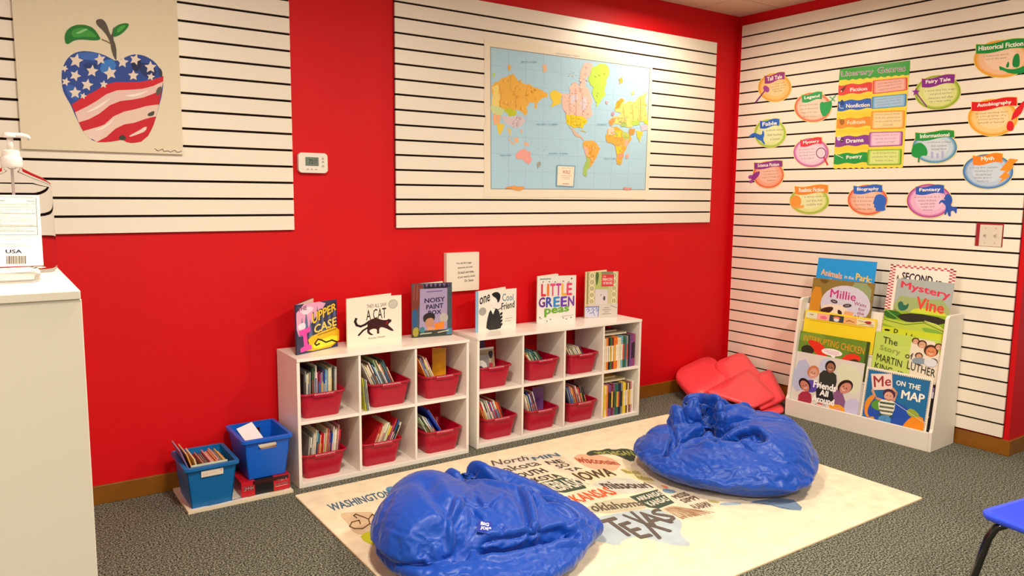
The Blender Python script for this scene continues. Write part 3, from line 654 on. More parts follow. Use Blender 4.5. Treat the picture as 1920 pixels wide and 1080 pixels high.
    a.ell(1045, 1078, 20, 22, '#efe0f0'); a.ell(1040, 1075, 4, 5, '#3a1844', n=8); a.ell(1052, 1075, 4, 5, '#3a1844', n=8); a.ell(1075, 1095, 18, 20, '#3a1c48'); a.line([(1066, 1095), (1084, 1100)], 4, '#efe0f0')
    a.line([(1010, 1240), (1085, 1275)], 6, '#e8f2dc')
    mb = joined(a, card)
    xs = [v[0] for v in mb.v]; zs = [v[1] for v in mb.v]; x0 = (min(xs)+max(xs))/2; z0 = min(zs)
    mb.v = [(x-x0, z-z0, y) for x, z, y in mb.v]
    o = mb.build('hanging_poster', SIGNP, M=MW_right(-x0, z0, .0202))
    tag(o, 'tall Literary Genres poster with coloured rows in the middle of the right wall', 'poster')
poster()
# ------------------------------------------------------------------ cube shelves
def cube_unit(x0, x1, yf, yb, H, ncol, label, group='white cube shelves'):
    t = empty('cube_shelf', (x0, yb, 0), label, 'shelf', group); th = .015
    L = Matrix.Translation((-x0, -yb, 0))
    def part(name, a, b):
        mb = MB(); mb.box(a, b, M=L); return mb.build(name, WHITE, t, bevel=.0012)
    part('top_panel', (x0, yf-.004, H-th), (x1, yb, H))
    part('bottom_panel', (x0+th, yf, .0), (x1-th, yb, .022))
    for x in (x0, x1-th): part('side_panel', (x, yf, 0), (x+th, yb, H-th-.0005))
    cw = (x1-x0-th)/ncol; cells = []
    zm = .305
    for i in range(1, ncol):
        x = x0+i*cw; part('divider', (x, yf+.001, .0225), (x+th*.8, yb, H-th-.0005))
    for i in range(ncol):
        a = x0+i*cw+(th if i == 0 else th*.8); b = x0+(i+1)*cw
        part('shelf_board', (a+.0003, yf+.001, zm-.007), (b-.0003, yb, zm+.007)); cells.append((a, b))
    return cells
U1 = cube_unit(-3.2975, -2.386, -.31, -.03, .608, 3, 'six-cube white shelf nearest the blue bins')
U2 = cube_unit(-2.3194, -1.1305, -.283, -.016, .604, 4, 'eight-cube white shelf nearest the corner mats')

# ------------------------------------------------------------------ scholastic style book bins
def rr_ring(cx, cy, w, d, r, z, n=5):
    return [(x, y, z) for x, y in rrect(cx-w/2, cy-d/2, cx+w/2, cy+d/2, r, n)]
BW, BD, BH = .212, .235, .118
def make_bin(name, m, W, D, H, taper=.84, wall=.004, rim=.009):
    root = bpy.data.objects.new(name, None); COL.objects.link(root); root.empty_display_size = .03
    mb = MB(); r = .028
    out = [rr_ring(0, 0, W*taper*.97, D*taper*.97, r*.8, 0), rr_ring(0, 0, W*taper, D*taper, r, .006), rr_ring(0, 0, W*.985, D*.985, r, H-.012), rr_ring(0, 0, W*.985, D*.985, r, H)]
    inn = [rr_ring(0, 0, W-wall*2-.003, D-wall*2-.003, r-.003, H), rr_ring(0, 0, W*taper-wall*2, D*taper-wall*2, r-.004, .006)]
    mb.loft(out+inn, cap0=True, cap1=True); mb.build('bin_body', m, root, smooth=True, bevel=.001)
    mb = MB()
    rr = [rr_ring(0, 0, W+.001, D+.001, r, H-.007), rr_ring(0, 0, W+rim*1.6, D+rim*1.6, r+.006, H-.006), rr_ring(0, 0, W+rim*2, D+rim*2, r+.008, H), rr_ring(0, 0, W+rim*1.6, D+rim*1.6, r+.006, H+.003), rr_ring(0, 0, W-.004, D-.004, r-.001, H+.003), rr_ring(0, 0, W-.006, D-.006, r-.002, H-.002)]
    mb.loft(rr+[rr[0]], cap0=False, cap1=False); mb.build('rim', m, root, smooth=True)
    return root
def copy_tree(o, parent=None):
    c = o.copy(); COL.objects.link(c)
    if parent: c.parent = parent
    for ch in list(o.children): copy_tree(ch, c)
    return c
BIN = make_bin('book_bin', BINRED, BW, BD, BH)
a = Art(z=0); a.rect(0, .0005, .004, .006, '#f8dce0'); a.text('SCHOLASTIC', [(.006, .0066), (.094, .0066), (.094, 0), (.006, 0)], '#f8dce0', .02)
mbt = MB(); mbt.add([(x, 0, y) for x, y, z in a.mb.v], a.mb.f, '#f8dce0')
# pull tab carrying the lettering under the rim
mb = MB(); mb.prism([(-.056, 0), (.056, 0), (.05, -.011), (-.05, -.011)], 0, .0055, M=Matrix(((1, 0, 0, 0), (0, 0, -1, -BD/2-.0035), (0, 1, 0, BH-.0045), (0, 0, 0, 1))))
tab = mb.build('pull_tab', BINRED, BIN, bevel=.001)
let = mbt.build('lettering', mat('white_lettering', '#fbe4e6', rough=.5), BIN); let.location = (-.047, -BD/2-.0104, BH-.0052)
let['label'] = 'white printed lettering on the rim'
for p in (let,): pass

# books filed in the bins: boards, page block
BOOKM = mat('book_cover_print', attr=True, rough=.42, spec=.4, noise=.08, nscale=60)
def book_mb(th, d, h, col, page='#e8dfcc', spine='front', accent=None):
    """book standing: x thickness, y depth (front edge at -y), z height"""
    mb = MB(); c = min(.0014, th*.25)
    mb.box((0, -d/2, 0), (c, d/2, h), col); mb.box((th-c, -d/2, 0), (th, d/2, h), col)
    if spine == 'front': mb.box((c, -d/2, 0), (th-c, -d/2+c, h), col); mb.box((c, -d/2+c, .002), (th-c, d/2-.003, h-.002), page)
    else: mb.box((c, d/2-c, 0), (th-c, d/2, h), col); mb.box((c, -d/2+.003, .002), (th-c, d/2-c, h-.002), page)
    if accent and spine == 'front':
        mb.box((c*.5, -d/2-.0003, h*.25), (th-c*.5, -d/2, h*.75), accent)
        mb.box((-.0003, -d/2+.02, h*.45), (0, d/2-.02, h*.9), accent)
    return mb
ORD = ['first', 'second', 'third', 'fourth', 'fifth', 'sixth', 'seventh', 'eighth', 'ninth', 'tenth', 'eleventh', 'twelfth', 'thirteenth', 'fourteenth', 'fifteenth', 'sixteenth', 'seventeenth', 'eighteenth', 'nineteenth', 'twentieth', 'twenty-first', 'twenty-second']
NAMEC = {'w': ('white', '#ece7dc'), 'c': ('cream', '#e6d8b0'), 'k': ('black', '#26262a'), 'g': ('green', '#3f6b34'), 'G': ('pale green', '#9fc48c'), 'b': ('blue', '#1d4fb0'), 'B': ('light blue', '#7fb0d0'), 'd': ('dark blue', '#1c2d52'),
         'r': ('red', '#c8202a'), 'o': ('orange', '#e87828'), 'y': ('yellow', '#e8c83a'), 'p': ('pink', '#d890a0'), 'm': ('magenta', '#a83a78'), 't': ('teal', '#2c6a74'), 'v': ('purple', '#7a4a86'), 'n': ('brown', '#6e4028'), 'e': ('grey', '#8f918c'), 'R': ('dark red', '#7a1c2a')}
def file_books(seq, x0, x1, ymid, z0, tilt, hs, where, group, ds=(.15, .168), jit=.01, left_h=None, th_rng=(.003, .008)):
    n = len(seq); pit = (x1-x0)/n
    for i, ch in enumerate(seq):
        nm, col = NAMEC[ch]
        th = min(pit*.86*math.cos(tilt), random.uniform(*th_rng)) if n > 1 else .008
        h = random.uniform(*hs); d = random.uniform(*ds)
        acc = random.choice([None, '#f0ead8', '#d8b040', '#303030', '#c04040', '#4070a0'])
        mb = book_mb(th, d, h, col, spine=random.choice(['front', 'front', 'back']) if th > .0045 else 'front', accent=acc)
        o = mb.build('picture_book', BOOKM)
        al = tilt
        dz = th*math.sin(al) if al > 0 else 0
        o.matrix_world = Matrix.Translation((x0+i*pit, ymid-.086+d/2+random.uniform(0, .006), z0+dz+.0005)) @ Matrix.Rotation(al, 4, 'Y')
        lean = 'leaning left' if tilt < -.1 else 'leaning right' if tilt > .1 else 'standing upright'
        tag(o, f'{nm} book {lean}, {ORD[i]} from left in {where}'.replace('the ', ''), 'book', group)

def place_bin(cell, side, yf, z, where, dx=0):
    cx = (cell[0]+BW/2+.012 if side == 'l' else cell[1]-BW/2-.014)+dx
    cy = yf+BD/2+.022
    b = copy_tree(BIN); b.location = (cx, cy, z)
    tag(b, f'crimson plastic book bin with white lettering in {where}', 'bin', 'crimson bins in the cube shelves')
    return cx, cy
spec = [
 # unit, cell, level, side, sequence, tilt, heights, where
 (1, 0, 1, 'l', 'ewcekgkwpRmevbBBccekew', .02, (.19, .235), 'the upper left bin of the six-cube shelf'),
 (1, 1, 1, 'r', 'wccwnwkBwGncwotdtc', -.42, (.2, .25), 'the upper middle bin of the six-cube shelf'),
 (1, 2, 1, 'r', 'owkwbmGycwrw', -.43, (.19, .235), 'the upper right bin of the six-cube shelf'),
 (1, 0, 0, 'l', 'ewewcBtorrwcomvbwwcpr', .1, (.18, .225), 'the lower left bin of the six-cube shelf'),
 (1, 1, 0, 'l', 'rrowcwwGcyymrkbtkw', .42, (.18, .225), 'the lower middle bin of the six-cube shelf'),
 (1, 2, 0, 'r', 'eGgwgkgwweBwkbb', -.55, (.17, .23), 'the lower right bin of the six-cube shelf'),
 (2, 1, 1, 'r', 'owGgcBgtkGegk', -.6, (.17, .2), 'the second upper bin of the eight-cube shelf'),
 (2, 2, 1, 'r', 'ckcwcgwcwkwcckv', -.55, (.16, .18), 'the third upper bin of the eight-cube shelf'),
 (2, 0, 0, 'r', 'orwwkwewrbwrBwoorn', -.38, (.2, .23), 'the first lower bin of the eight-cube shelf'),
 (2, 1, 0, 'r', 'wwckcGbbwdmvkkwv', -.32, (.2, .235), 'the second lower bin of the eight-cube shelf'),
 (2, 2, 0, 'r', 'ddbboconpcprkkkk', -.3, (.19, .225), 'the third lower bin of the eight-cube shelf')]
for un, ci, lv, side, seq, tilt, hs, where in spec:
    cell = (U1 if un == 1 else U2)[ci]; yf = -.31 if un == 1 else -.283
    z = .3125 if lv else .0225
    cx, cy = place_bin(cell, side, yf, z, where.split(' bin of')[0].replace('the ', 'the ')+' cube of'+where.split(' bin of')[1])
    w = BW*.84-.012
    if tilt < -.1: x0 = cx-w/2+max(.006, .112*math.tan(-tilt)-.010); x1 = cx+w/2-.002
    elif tilt > .15: x0 = cx-w/2+.007; x1 = cx+w/2-max(.006, .112*math.tan(tilt)-.010)
    else: x0 = cx-w/2+.004; x1 = cx+w/2-.008
    x1 = {(1, 2, 1): cx+.008, (2, 1, 0): cx+.014, (1, 2, 0): cx+.032}.get((un, ci, lv), x1)
    file_books(seq, x0, x1, cy, z+.0068, tilt, hs, where, 'books filed in '+where)
# crimson bin with face-out magazines
cell = U2[0]; cx, cy = place_bin(cell, 'l', -.283, .3125, 'the first upper cube of the eight-cube shelf')
for ch in list(BIN.children): bpy.data.objects.remove(ch)
bpy.data.objects.remove(BIN)

def flat_book(name, W, Hh, th, art, M, label, cat='book', group=None, col='#dddddd', page='#efe8d8', pages_side=True):
    """closed book whose front cover (with art) faces local +z; spine on the left"""
    pre = MB()
    pre.box((0, 0, 0), (W, Hh, .0016), col); pre.box((0, 0, th-.0016), (W, Hh, th), col)
    pre.box((0, 0, .0016), (.0016, Hh, th-.0016), col); pre.box((.0016, .002, .0016), (W-.003, Hh-.002, th-.0016), page)
    if art: joined(art, pre)
    o = pre.build(name, PRINT, M=M); tag(o, label, cat, group); return o
def cover_art(W, Hh, th): 
    return Art(solve_h([(0, 0), (100, 0), (100, 100), (0, 100)], [(0, Hh), (W, Hh), (W, 0), (0, 0)]), z=th+.0001)
def leanM(x, y, z, yaw, lean, W=0):
    # local x right, y up, z toward viewer (-Y) leaned back by `lean`
    return Matrix.Translation((x, y, z)) @ Matrix.Rotation(yaw, 4, 'Z') @ Matrix.Rotation(-lean, 4, 'X') @ Matrix(((1, 0, 0, 0), (0, 0, -1, 0), (0, 1, 0, 0), (0, 0, 0, 1)))
zb = .3125+.0075
a = cover_art(.12, .235, .005); a.rect(0, 0, 100, 100, '#d8b838'); a.rect(0, 0, 100, 26, '#5a3478'); a.rect(8, 40, 84, 100, '#3a2a24'); a.smooth([(15, 55), (40, 48), (60, 62), (30, 70)], '#c88a4a', 1); a.rect(18, 82, 78, 100, '#2a2a2a'); a.text('ck Day', (20, 72, 60, 12), '#f4efe0', .03)
flat_book('picture_book', .12, .235, .005, a, leanM(cx-.076, cy+.045, zb, .0, .12), 'yellow-edged book facing out in the back of the first upper eight-cube bin')
a = cover_art(.10, .16, .004); a.rect(0, 0, 100, 100, '#8e8a88'); a.smooth([(10, 30), (50, 15), (90, 35), (70, 60), (20, 60)], '#e8e4de', 1); a.ell(40, 50, 20, 12, '#30384a'); a.ell(70, 58, 12, 8, '#3a8a9a')
flat_book('magazine', .10, .16, .004, a, leanM(cx-.078, cy-.03, zb, .0, .16), 'grey magazine facing out at the front left of the first upper eight-cube bin', 'magazine')
a = cover_art(.15, .19, .004); a.rect(0, 0, 100, 100, '#b09a7c'); a.rect(0, 0, 100, 6, '#f0ece0'); a.smooth([(10, 30), (50, 15), (80, 35), (60, 60), (20, 60)], '#8a2e28', 1); a.smooth([(40, 40), (90, 30), (80, 55)], '#d8cdb8', 1); a.smooth([(70, 12), (98, 10), (85, 40)], '#28262a', 1); a.rect(0, 60, 100, 100, '#5a4a3e'); a.line([(15, 20), (60, 26)], 3, '#4a3a2e'); a.ell(80, 52, 12, 6, '#c83a4a')
flat_book('magazine', .15, .19, .004, a, leanM(cx-.072, cy+.0, zb, 0, .16), 'brown illustrated magazine facing out in the first upper eight-cube bin', 'magazine')

# upright spines in the last column, no bins
def spines(seq, cell, z, yf, hs, where, group, zt):
    x = cell[0]+.006; n = len(seq); pit = (cell[1]-cell[0]-.02)/n
    for i, ch in enumerate(seq):
        nm, col = NAMEC[ch]; th = pit*random.uniform(.86, .97); h = random.uniform(*hs); d = random.uniform(.15, .17)
        mb = book_mb(th, d, h, col, accent=random.choice([None, '#f2ead8', '#e0b840', '#202020', '#d05040']))
        o = mb.build('paperback', BOOKM); o.location = (x, yf+.02+d/2+random.uniform(0, .004), z+.0003)
        tag(o, f'{nm} spine, {ORD[i]} from left in the row in {where}'.replace('the ', ''), 'book', group); x += pit
    return x
spines('ecokgRooccBgtekvvm', U2[3], .3125, -.283, (.185, .2), 'the upper end cube of the eight-cube shelf', 'upright books in the upper end cube', 0)
spines('oycovvRvgtkdeyyncnpw', U2[3], .0225, -.283, (.185, .2), 'the lower end cube of the eight-cube shelf', 'upright books in the lower end cube', 0)
for k, (zz, c, nm, w) in enumerate([(.3125+.2035, '#b8a888', 'grey-brown', 'upper'), (.3125+.2165, '#5e3020', 'dark brown', 'upper'), (.0225+.2035, '#b9a878', 'tan', 'lower'), (.0225+.2165, '#c89a3a', 'ochre', 'lower')]):
    mb = MB(); mb.box((0, 0, 0), (.2 if k % 2 == 0 else .15, .14, .0015), c); mb.box((.002, .002, .0015), ((.2 if k % 2 == 0 else .15)-.002, .138, .0105), '#e2d8c0'); mb.box((0, 0, .0105), (.2 if k % 2 == 0 else .15, .14, .012), c)
    o = mb.build('paperback', BOOKM); o.location = (U2[3][0]+.02, -.235 if k % 2 == 0 else -.2, zz)
    tag(o, f'{nm} book lying flat on the upright row in the {w} end cube', 'book')
# three thin books standing outside the upper middle bin, left
for i, (c, nm) in enumerate([('#c8c23c', 'yellow-topped'), ('#8f9a8e', 'grey-green'), ('#c9ccc0', 'pale grey')]):
    mb = book_mb(.004, .2, .165-.006*i, c, accent='#7f8a84'); o = mb.build('picture_book', BOOKM)
    o.matrix_world = Matrix.Translation((U1[1][0]+.026+i*.0085, -.2, .313)) @ Matrix.Rotation(-.1, 4, 'Y')
    tag(o, f'thin {nm} book standing between the divider and the upper middle bin', 'book')
# large orange folder at the right of the upper right bin; big blue book lower right
def leaning_cover(cell, z, cyy, W, Hh, yaw, x, art_fn, label):
    a = cover_art(W, Hh, .006); art_fn(a); flat_book('picture_book', W, Hh, .006, a, leanM(x, cyy, z, yaw, .02), label)
leaning_cover(U1[2], .3125+.0075, -.13, .072, .225, -.5, U1[2][1]-.104, lambda a: (a.rect(0, 0, 100, 100, '#e09a14'), a.rect(10, 70, 22, 84, '#7a4a10'), a.line([(96, 2), (96, 98)], 3, '#f2d070')), 'large golden-yellow book standing at the right end of the upper right bin')
leaning_cover(U2[1], .0225+.0075, -.115, .066, .205, -.45, U2[1][1]-.1, lambda a: (a.rect(0, 0, 100, 100, '#7a4a8e'), [a.line([(8, 45+k*6), (60, 30+k*9)], 2, '#3e2450', False) for k in range(5)]), 'purple book facing out at the right of the second lower bin of the eight-cube shelf')
mb = MB(); mb.box((0, -.085, 0), (.012, .085, .255), '#1c3aa6'); mb.box((-.0006, -.07, .05), (0, -.02, .1), '#cfd6e8'); mb.box((-.0006, -.01, .03), (0, .06, .09), '#dfe2e8')
mb.box((.012, -.084, .002), (.013, .084, .253), '#e8e0d0')
o = mb.build('picture_book', BOOKM); o.matrix_world = Matrix.Translation((U1[2][1]-.072, -.1705, .0305)) @ Matrix.Rotation(-.55, 4, 'Y')
tag(o, 'large blue book with white stickers leaning over the lower right bin of the six-cube shelf', 'book')

# ------------------------------------------------------------------ open picture books standing on the shelves
def standing_book(L, R, z, H, art_fn, label, spinecol='#f0e8da', backcol='#f0e8da', ang=.55, page='#f4eddc', spine_w=0.0):
    """L, R = base corners of the front cover; the back cover swings away behind it"""
    L = Vector((L[0], L[1], 0)); R = Vector((R[0], R[1], 0)); W = (R-L).length; yaw = math.atan2(R.y-L.y, R.x-L.x)
    t = empty('standing_book', (0, 0, 0), label, 'book', M=Matrix.Translation((L.x, L.y, z)) @ Matrix.Rotation(yaw, 4, 'Z'))
    B = Matrix(((1, 0, 0, 0), (0, 0, -1, 0), (0, 1, 0, 0), (0, 0, 0, 1)))   # x right, y up, z to viewer
    a = cover_art(W, H, .0022); art_fn(a); pre = MB(); pre.box((0, 0, 0), (W, H, .0022), backcol); joined(a, pre)
    o = pre.build('front_cover', PRINT, t); o.matrix_parent_inverse = Matrix(); o.matrix_local = B
    mb = MB(); mb.box((0, .003, -.0035), (W-.004, H-.003, -.0003), page)
    o = mb.build('pages', PRINTM, t); o.matrix_local = Matrix.Rotation(.012, 4, 'Z') @ B
    mb = MB(); mb.box((0, 0, -.0022), (W, H, 0), backcol); mb.box((.001, .003, .0002), (W-.004, H-.003, .004), page)
    o = mb.build('back_cover', PRINT, t); o.matrix_local = Matrix.Translation((0, .006, 0)) @ Matrix.Rotation(ang, 4, 'Z') @ B
    mb = MB(); mb.box((-.0015, -.0022-.0, 0), (.0005, .0065, H), spinecol); mb.build('spine', PRINT, t)
    if spine_w:
        mb = MB(); mb.box((-spine_w, .0, 0), (0, .002, H), spinecol); o = mb.build('spine_strip', PRINT, t)
def art_upper(a):
    a.rect(0, 0, 100, 100, '#3b3d58'); a.smooth([(0, 0), (75, 0), (60, 20), (40, 35), (20, 60), (0, 65)], '#e7a6c8', 1)
    for x, h in ((8, 25), (18, 12), (28, 30), (45, 8), (58, 22), (75, 12), (88, 6)): a.poly([(x, h+40), (x+5, h), (x+10, h+40)], '#5e6d96')
    a.smooth([(5, 10), (30, 5), (45, 12), (20, 25)], '#f6dcea', 1); a.smooth([(2, 40), (20, 36), (22, 50), (5, 52)], '#f3e6f0', 1)
    a.smooth([(25, 70), (60, 62), (105, 55), (104, 98), (15, 98), (30, 85)], '#f0c026', 1); a.smooth([(35, 82), (100, 72), (100, 92), (40, 96)], '#f6ee3c', 1)
    a.text('UPPER', [(38, 20), (100, 4), (100, 22), (38, 46)], '#1c1c2a', .05); a.text('UPPER', [(37, 22), (98, 6), (98, 22), (37, 45)], '#f2c83c', .03)
    a.text('CASE', [(42, 46), (100, 34), (100, 54), (42, 64)], '#1c1c2a', .05); a.text('CASE', [(41, 47), (98, 36), (98, 55), (41, 64)], '#f4d870', .03)
    a.text('THE', [(3, 6), (25, 4), (25, 12), (3, 14)], '#8a4a70', .02)
    a.poly([(5, 52), (32, 48), (32, 57), (23, 60), (25, 82), (34, 86), (34, 94), (8, 96), (7, 88), (16, 85), (14, 62), (6, 62)], '#ee4fb0')
    a.line([(42, 84), (50, 76), (60, 80), (70, 86), (85, 84), (98, 90)], 3, '#241c1c'); a.line([(42, 84), (46, 88), (54, 86)], 3, '#241c1c', False)
    a.line([(50, 68), (96, 62)], 2, '#9a7430')
def art_cat(a):
    a.rect(0, 0, 100, 100, '#f1e8d6'); a.text('THEY ALL SAW', [(35, 15), (72, 13), (72, 21), (35, 23)], '#3a2a24', 0)
    a.text('A CAT', [(34, 26), (71, 24), (71, 46), (34, 48)], '#241a18', .01)
    a.ell(84, 18, 9, 10, '#b9b5a6'); a.ell(84, 18, 7, 8, '#c9c5b8')
    a.line([(16, 42), (14, 48), (17, 56), (24, 59), (32, 56), (40, 50)], 4.5, '#2a1414')
    a.smooth([(36, 52), (44, 45), (54, 45), (64, 50), (72, 51), (76, 48), (78, 51), (81, 50), (80, 56), (76, 58), (74, 62), (80, 68), (86, 76), (80, 75), (70, 68), (60, 64), (57, 70), (58, 78), (53, 78), (54, 68), (46, 66), (38, 70), (44, 77), (48, 79), (42, 80), (35, 74), (36, 64)], '#3c1416', 1)
    a.line([(38, 62), (28, 68), (20, 77)], 3.5, '#2a1414'); a.line([(73, 54), (71, 60)], 1.5, '#c02028')
    a.text('Brendan Wenzel', [(38, 84), (68, 83), (68, 87), (38, 88)], '#6a5a50', 0)
def art_noisy(a):
    a.rect(0, 0, 100, 100, '#4c5660'); a.smooth([(0, 0), (30, 0), (26, 25), (18, 40), (10, 55), (0, 60)], '#7a3830', 1); a.smooth([(0, 50), (12, 45), (14, 80), (0, 82)], '#2e5a86', 1)
    a.line([(6, 2), (5, 30)], 2, '#9a5040'); a.line([(14, 2), (12, 30)], 2, '#9a5040')
    a.poly([(20, 10), (88, 10), (88, 88), (18, 88)], '#a896ba'); a.rect(30, 0, 96, 10, '#241c2c')
    for k in range(6): a.poly([(32+k*11, 1), (41+k*11, 1), (36.5+k*11, 8)], '#a98ac0', False)
    a.rect(88, 8, 100, 90, '#48525a')
    a.line([(36, 16), (76, 15)], 1.4, '#5a4a8a')
    a.text('NOISY', [(31, 28), (82, 26), (82, 35), (31, 37)], '#201c48', .03); a.text('PAINT', [(35, 40), (78, 38), (78, 47), (35, 49)], '#201c48', .03); a.text('BOX', [(40, 51), (73, 50), (73, 58), (40, 60)], '#201c48', .03)
    a.ell(79, 66, 11, 9, '#b8b0a8'); a.smooth([(26, 62), (36, 55), (52, 55), (58, 62), (54, 72), (30, 74)], '#2c2420', 1); a.smooth([(34, 66), (52, 64), (56, 76), (44, 84), (32, 80)], '#c08a6a', 1)
    a.poly([(54, 76), (80, 72), (80, 86), (58, 88)], '#e8842a'); a.smooth([(38, 80), (60, 84), (54, 92), (38, 90)], '#d89a78', 1)
    a.rect(0, 88, 100, 100, '#3a4038'); a.smooth([(18, 82), (30, 80), (32, 92), (20, 92)], '#3f7f88', 1); a.smooth([(2, 82), (16, 80), (16, 98), (2, 98)], '#a89a3c', 1); a.rect(86, 86, 100, 98, '#4a7f9a')
    a.line([(20, 94), (48, 93)], 1.6, '#d8d0b8'); a.line([(64, 93), (92, 90)], 1.6, '#d8d0b8')
def art_cool(a):
    a.rect(0, 0, 100, 100, '#efe8dc')
    a.text('one', [(3, 16), (30, 8), (30, 26), (3, 34)], '#1c1c20', .02); a.text('Cool', [(62, 10), (92, 14), (92, 30), (62, 30)], '#6d8fa8', .02); a.text('Friend', [(60, 34), (95, 30), (95, 48), (60, 52)], '#2a2830', .02)
    a.ell(11, 50, 9.5, 10, '#a8a49c')
    a.smooth([(34, 8), (48, 4), (58, 12), (56, 26), (50, 34), (48, 22), (36, 14)], '#1b1b1e', 1); a.smooth([(32, 18), (46, 20), (48, 34), (38, 40), (32, 30)], '#f4ece2', 1)
    a.smooth([(30, 46), (46, 44), (56, 56), (60, 90), (58, 98), (20, 98), (22, 74)], '#2c2c2c', 1); a.poly([(30, 44), (44, 46), (38, 60)], '#f4f0e8')
    for k in range(4): a.smooth([(56, 58+k*9), (64, 56+k*9), (62, 63+k*9), (57, 65+k*9)], '#1e1e1e', 1)
    a.line([(50, 50), (60, 46)], 2, '#3a3a3a'); a.line([(70, 74), (90, 73)], 1.2, '#a9a6a0'); a.line([(70, 80), (86, 80)], 1.2, '#a9a6a0')
def art_peas(a):
    a.rect(0, 0, 100, 100, '#e9e3dc'); a.line([(6, 6), (34, 6)], 2, '#5a8a78')
    a.ell(88, 7, 2, 2, '#8a2a2a', n=8)
    for k, (ch, c) in enumerate(zip('LITTLE', ['#d8324a', '#e8802a', '#e0507a', '#c83a9a', '#f0b030', '#e04a70'])):
        w = [13, 6, 14, 14, 13, 15][k]; x = [9, 24, 32, 47, 62, 75][k]; a.text(ch, [(x, 16), (x+w, 16), (x+w, 43), (x, 43)], c, .06)
    for k, (ch, c) in enumerate(zip('GREEN', ['#6a2a8a', '#3a4ab0', '#3a8ad0', '#6a3ab0', '#7a3aa0'])): a.text(ch, [(3+k*19, 45), (20+k*19, 44), (20+k*19, 66), (3+k*19, 67)], c, .06)
    a.text('peas', [(18, 69), (83, 66), (83, 82), (18, 88)], '#6aa82a', .05)
    for x, y in ((7, 87), (25, 96), (34, 93), (68, 91), (76, 94), (88, 91), (14, 12), (30, 12), (45, 13), (66, 12), (80, 14)): a.ell(x, y, 1.6, 1.4, '#4f7a34', n=8)
    a.line([(5, 90), (12, 90)], .8, '#888'+'888', False); a.line([(62, 88), (94, 86)], .8, '#a8a29a')
def art_last(a):
    a.rect(0, 0, 100, 100, '#cfc39a'); a.rect(0, 0, 4, 100, '#e6d6a8'); a.rect(4, 0, 9, 70, '#9a8a5c')
    a.rect(30, 0, 70, 40, '#b9c070'); a.smooth([(30, 0), (42, 2), (36, 30), (32, 28)], '#4f6a34', 1)
    for cx in (20, 88):
        for k in range(5): a.ell(cx, 8+k*14, 8, 7.5, '#efe6b4'); a.ell(cx, 8+k*14, 6, 5.6, '#aea67c')
        a.line([(cx, 0), (cx, 72)], 1.4, '#f0e8bc')
    a.rect(49, 6, 86, 32, '#d83a44'); a.text('THE', [(52, 9), (62, 9), (62, 12), (52, 12)], '#f8dcd4'); a.text('PRINCESS', [(52, 14), (83, 14), (83, 20), (52, 20)], '#f8e4dc', .02); a.text('OF BOOKS', [(53, 22), (83, 22), (83, 28), (53, 28)], '#f8e4dc', .02)
    a.rect(48, 0, 84, 5, '#8a8468')
    a.rect(30, 38, 68, 74, '#d9cfcf'); a.rect(9, 70, 100, 100, '#d2cac0'); a.smooth([(45, 50), (50, 48), (48, 54)], '#8a8480', 1); a.ell(58, 58, 3.5, 5, '#5a5654'); a.line([(78, 74), (98, 80)], 1.6, '#9a9088')
    a.rect(0, 75, 42, 98, '#cfd0e4'); a.line([(2, 76), (42, 76), (40, 97)], 2, '#5a64a8')
    for x, y in ((10, 82), (24, 82), (36, 82)): a.line([(x-5, y), (x, y-3), (x+4, y+2), (x-2, y+4)], 1.6, '#6a74b8')
    a.line([(14, 90), (26, 88), (30, 96)], 1.6, '#6a74b8')
    for k, w in enumerate((16, 26, 12, 28)): a.line([(66-w/2, 79+k*4.5), (66+w/2, 79+k*4.5)], 1.4, '#9a928a', k == 0)
ZT1, ZT2 = .6085, .6045
standing_book((-3.266, -.226), (-3.03, -.126), ZT1, .234, art_upper, 'picture book with yellow UPPER CASE lettering standing open on the shelf end', '#3b3d58', '#3b3d58', .5)
standing_book((-3.0, -.180), (-2.705, -.172), ZT1, .238, art_cat, 'white picture book with a walking dark cat on its cover', '#e8e0cc', '#efe6d4', .28)
standing_book((-2.618, -.118), (-2.4, -.155), ZT1, .283, art_noisy, 'tall lilac and grey picture book titled NOISY PAINT BOX', '#8a3a34', '#5a4048', .4)
standing_book((-2.228, -.143), (-1.965, -.128), ZT2, .226, art_cool, 'white picture book of a black-haired figure in a dark suit', '#8fb8d8', '#dfe8e0', .3, spine_w=.016)
standing_book((-1.779, -.078), (-1.532, -.13), ZT2, .278, art_peas, 'pale picture book with multicoloured LITTLE GREEN peas lettering', '#d8e0cc', '#cfe4c8', .55)
standing_book((-1.410, -.072), (-1.2, -.135), ZT2, .285, art_last, 'beige picture book with a lattice pattern and red title block', '#c8b888', '#e8c878', .5)
# ------------------------------------------------------------------ white tiered book display on the right wall
DA = math.atan2(.035, .86)   # it stands a little askew to the wall
DM = Matrix.Translation((-.345, -.772, 0)) @ Matrix.Rotation(-PI/2+.045, 4, 'Z')   # x runs along the front (to the right), y goes back to the wall
DW = .885
t = empty('book_display', (0, 0, 0), 'white tiered wooden book display leaning against the right slat panel', 'book display', M=DM)
prof = [(.0, 0), (.275, 0), (.275, .735), (.112, .735), (.094, .722), (.012, .125), (.0, .108)]
for x in (0, DW-.018):
    mb = MB(); mb.prism(prof, 0, .018, M=Matrix(((0, 0, 1, x), (1, 0, 0, 0), (0, 1, 0, 0), (0, 0, 0, 1)))); mb.build('side_panel', WHITE2, t, bevel=.003)
mb = MB(); mb.box((.0185, .0, .0), (DW-.0185, .016, .105)); mb.build('front_board', WHITE2, t, bevel=.002)
tiers = [(.105, .018), (.295, .0598), (.455, .0926), (.60, .1202)]
AL = .15
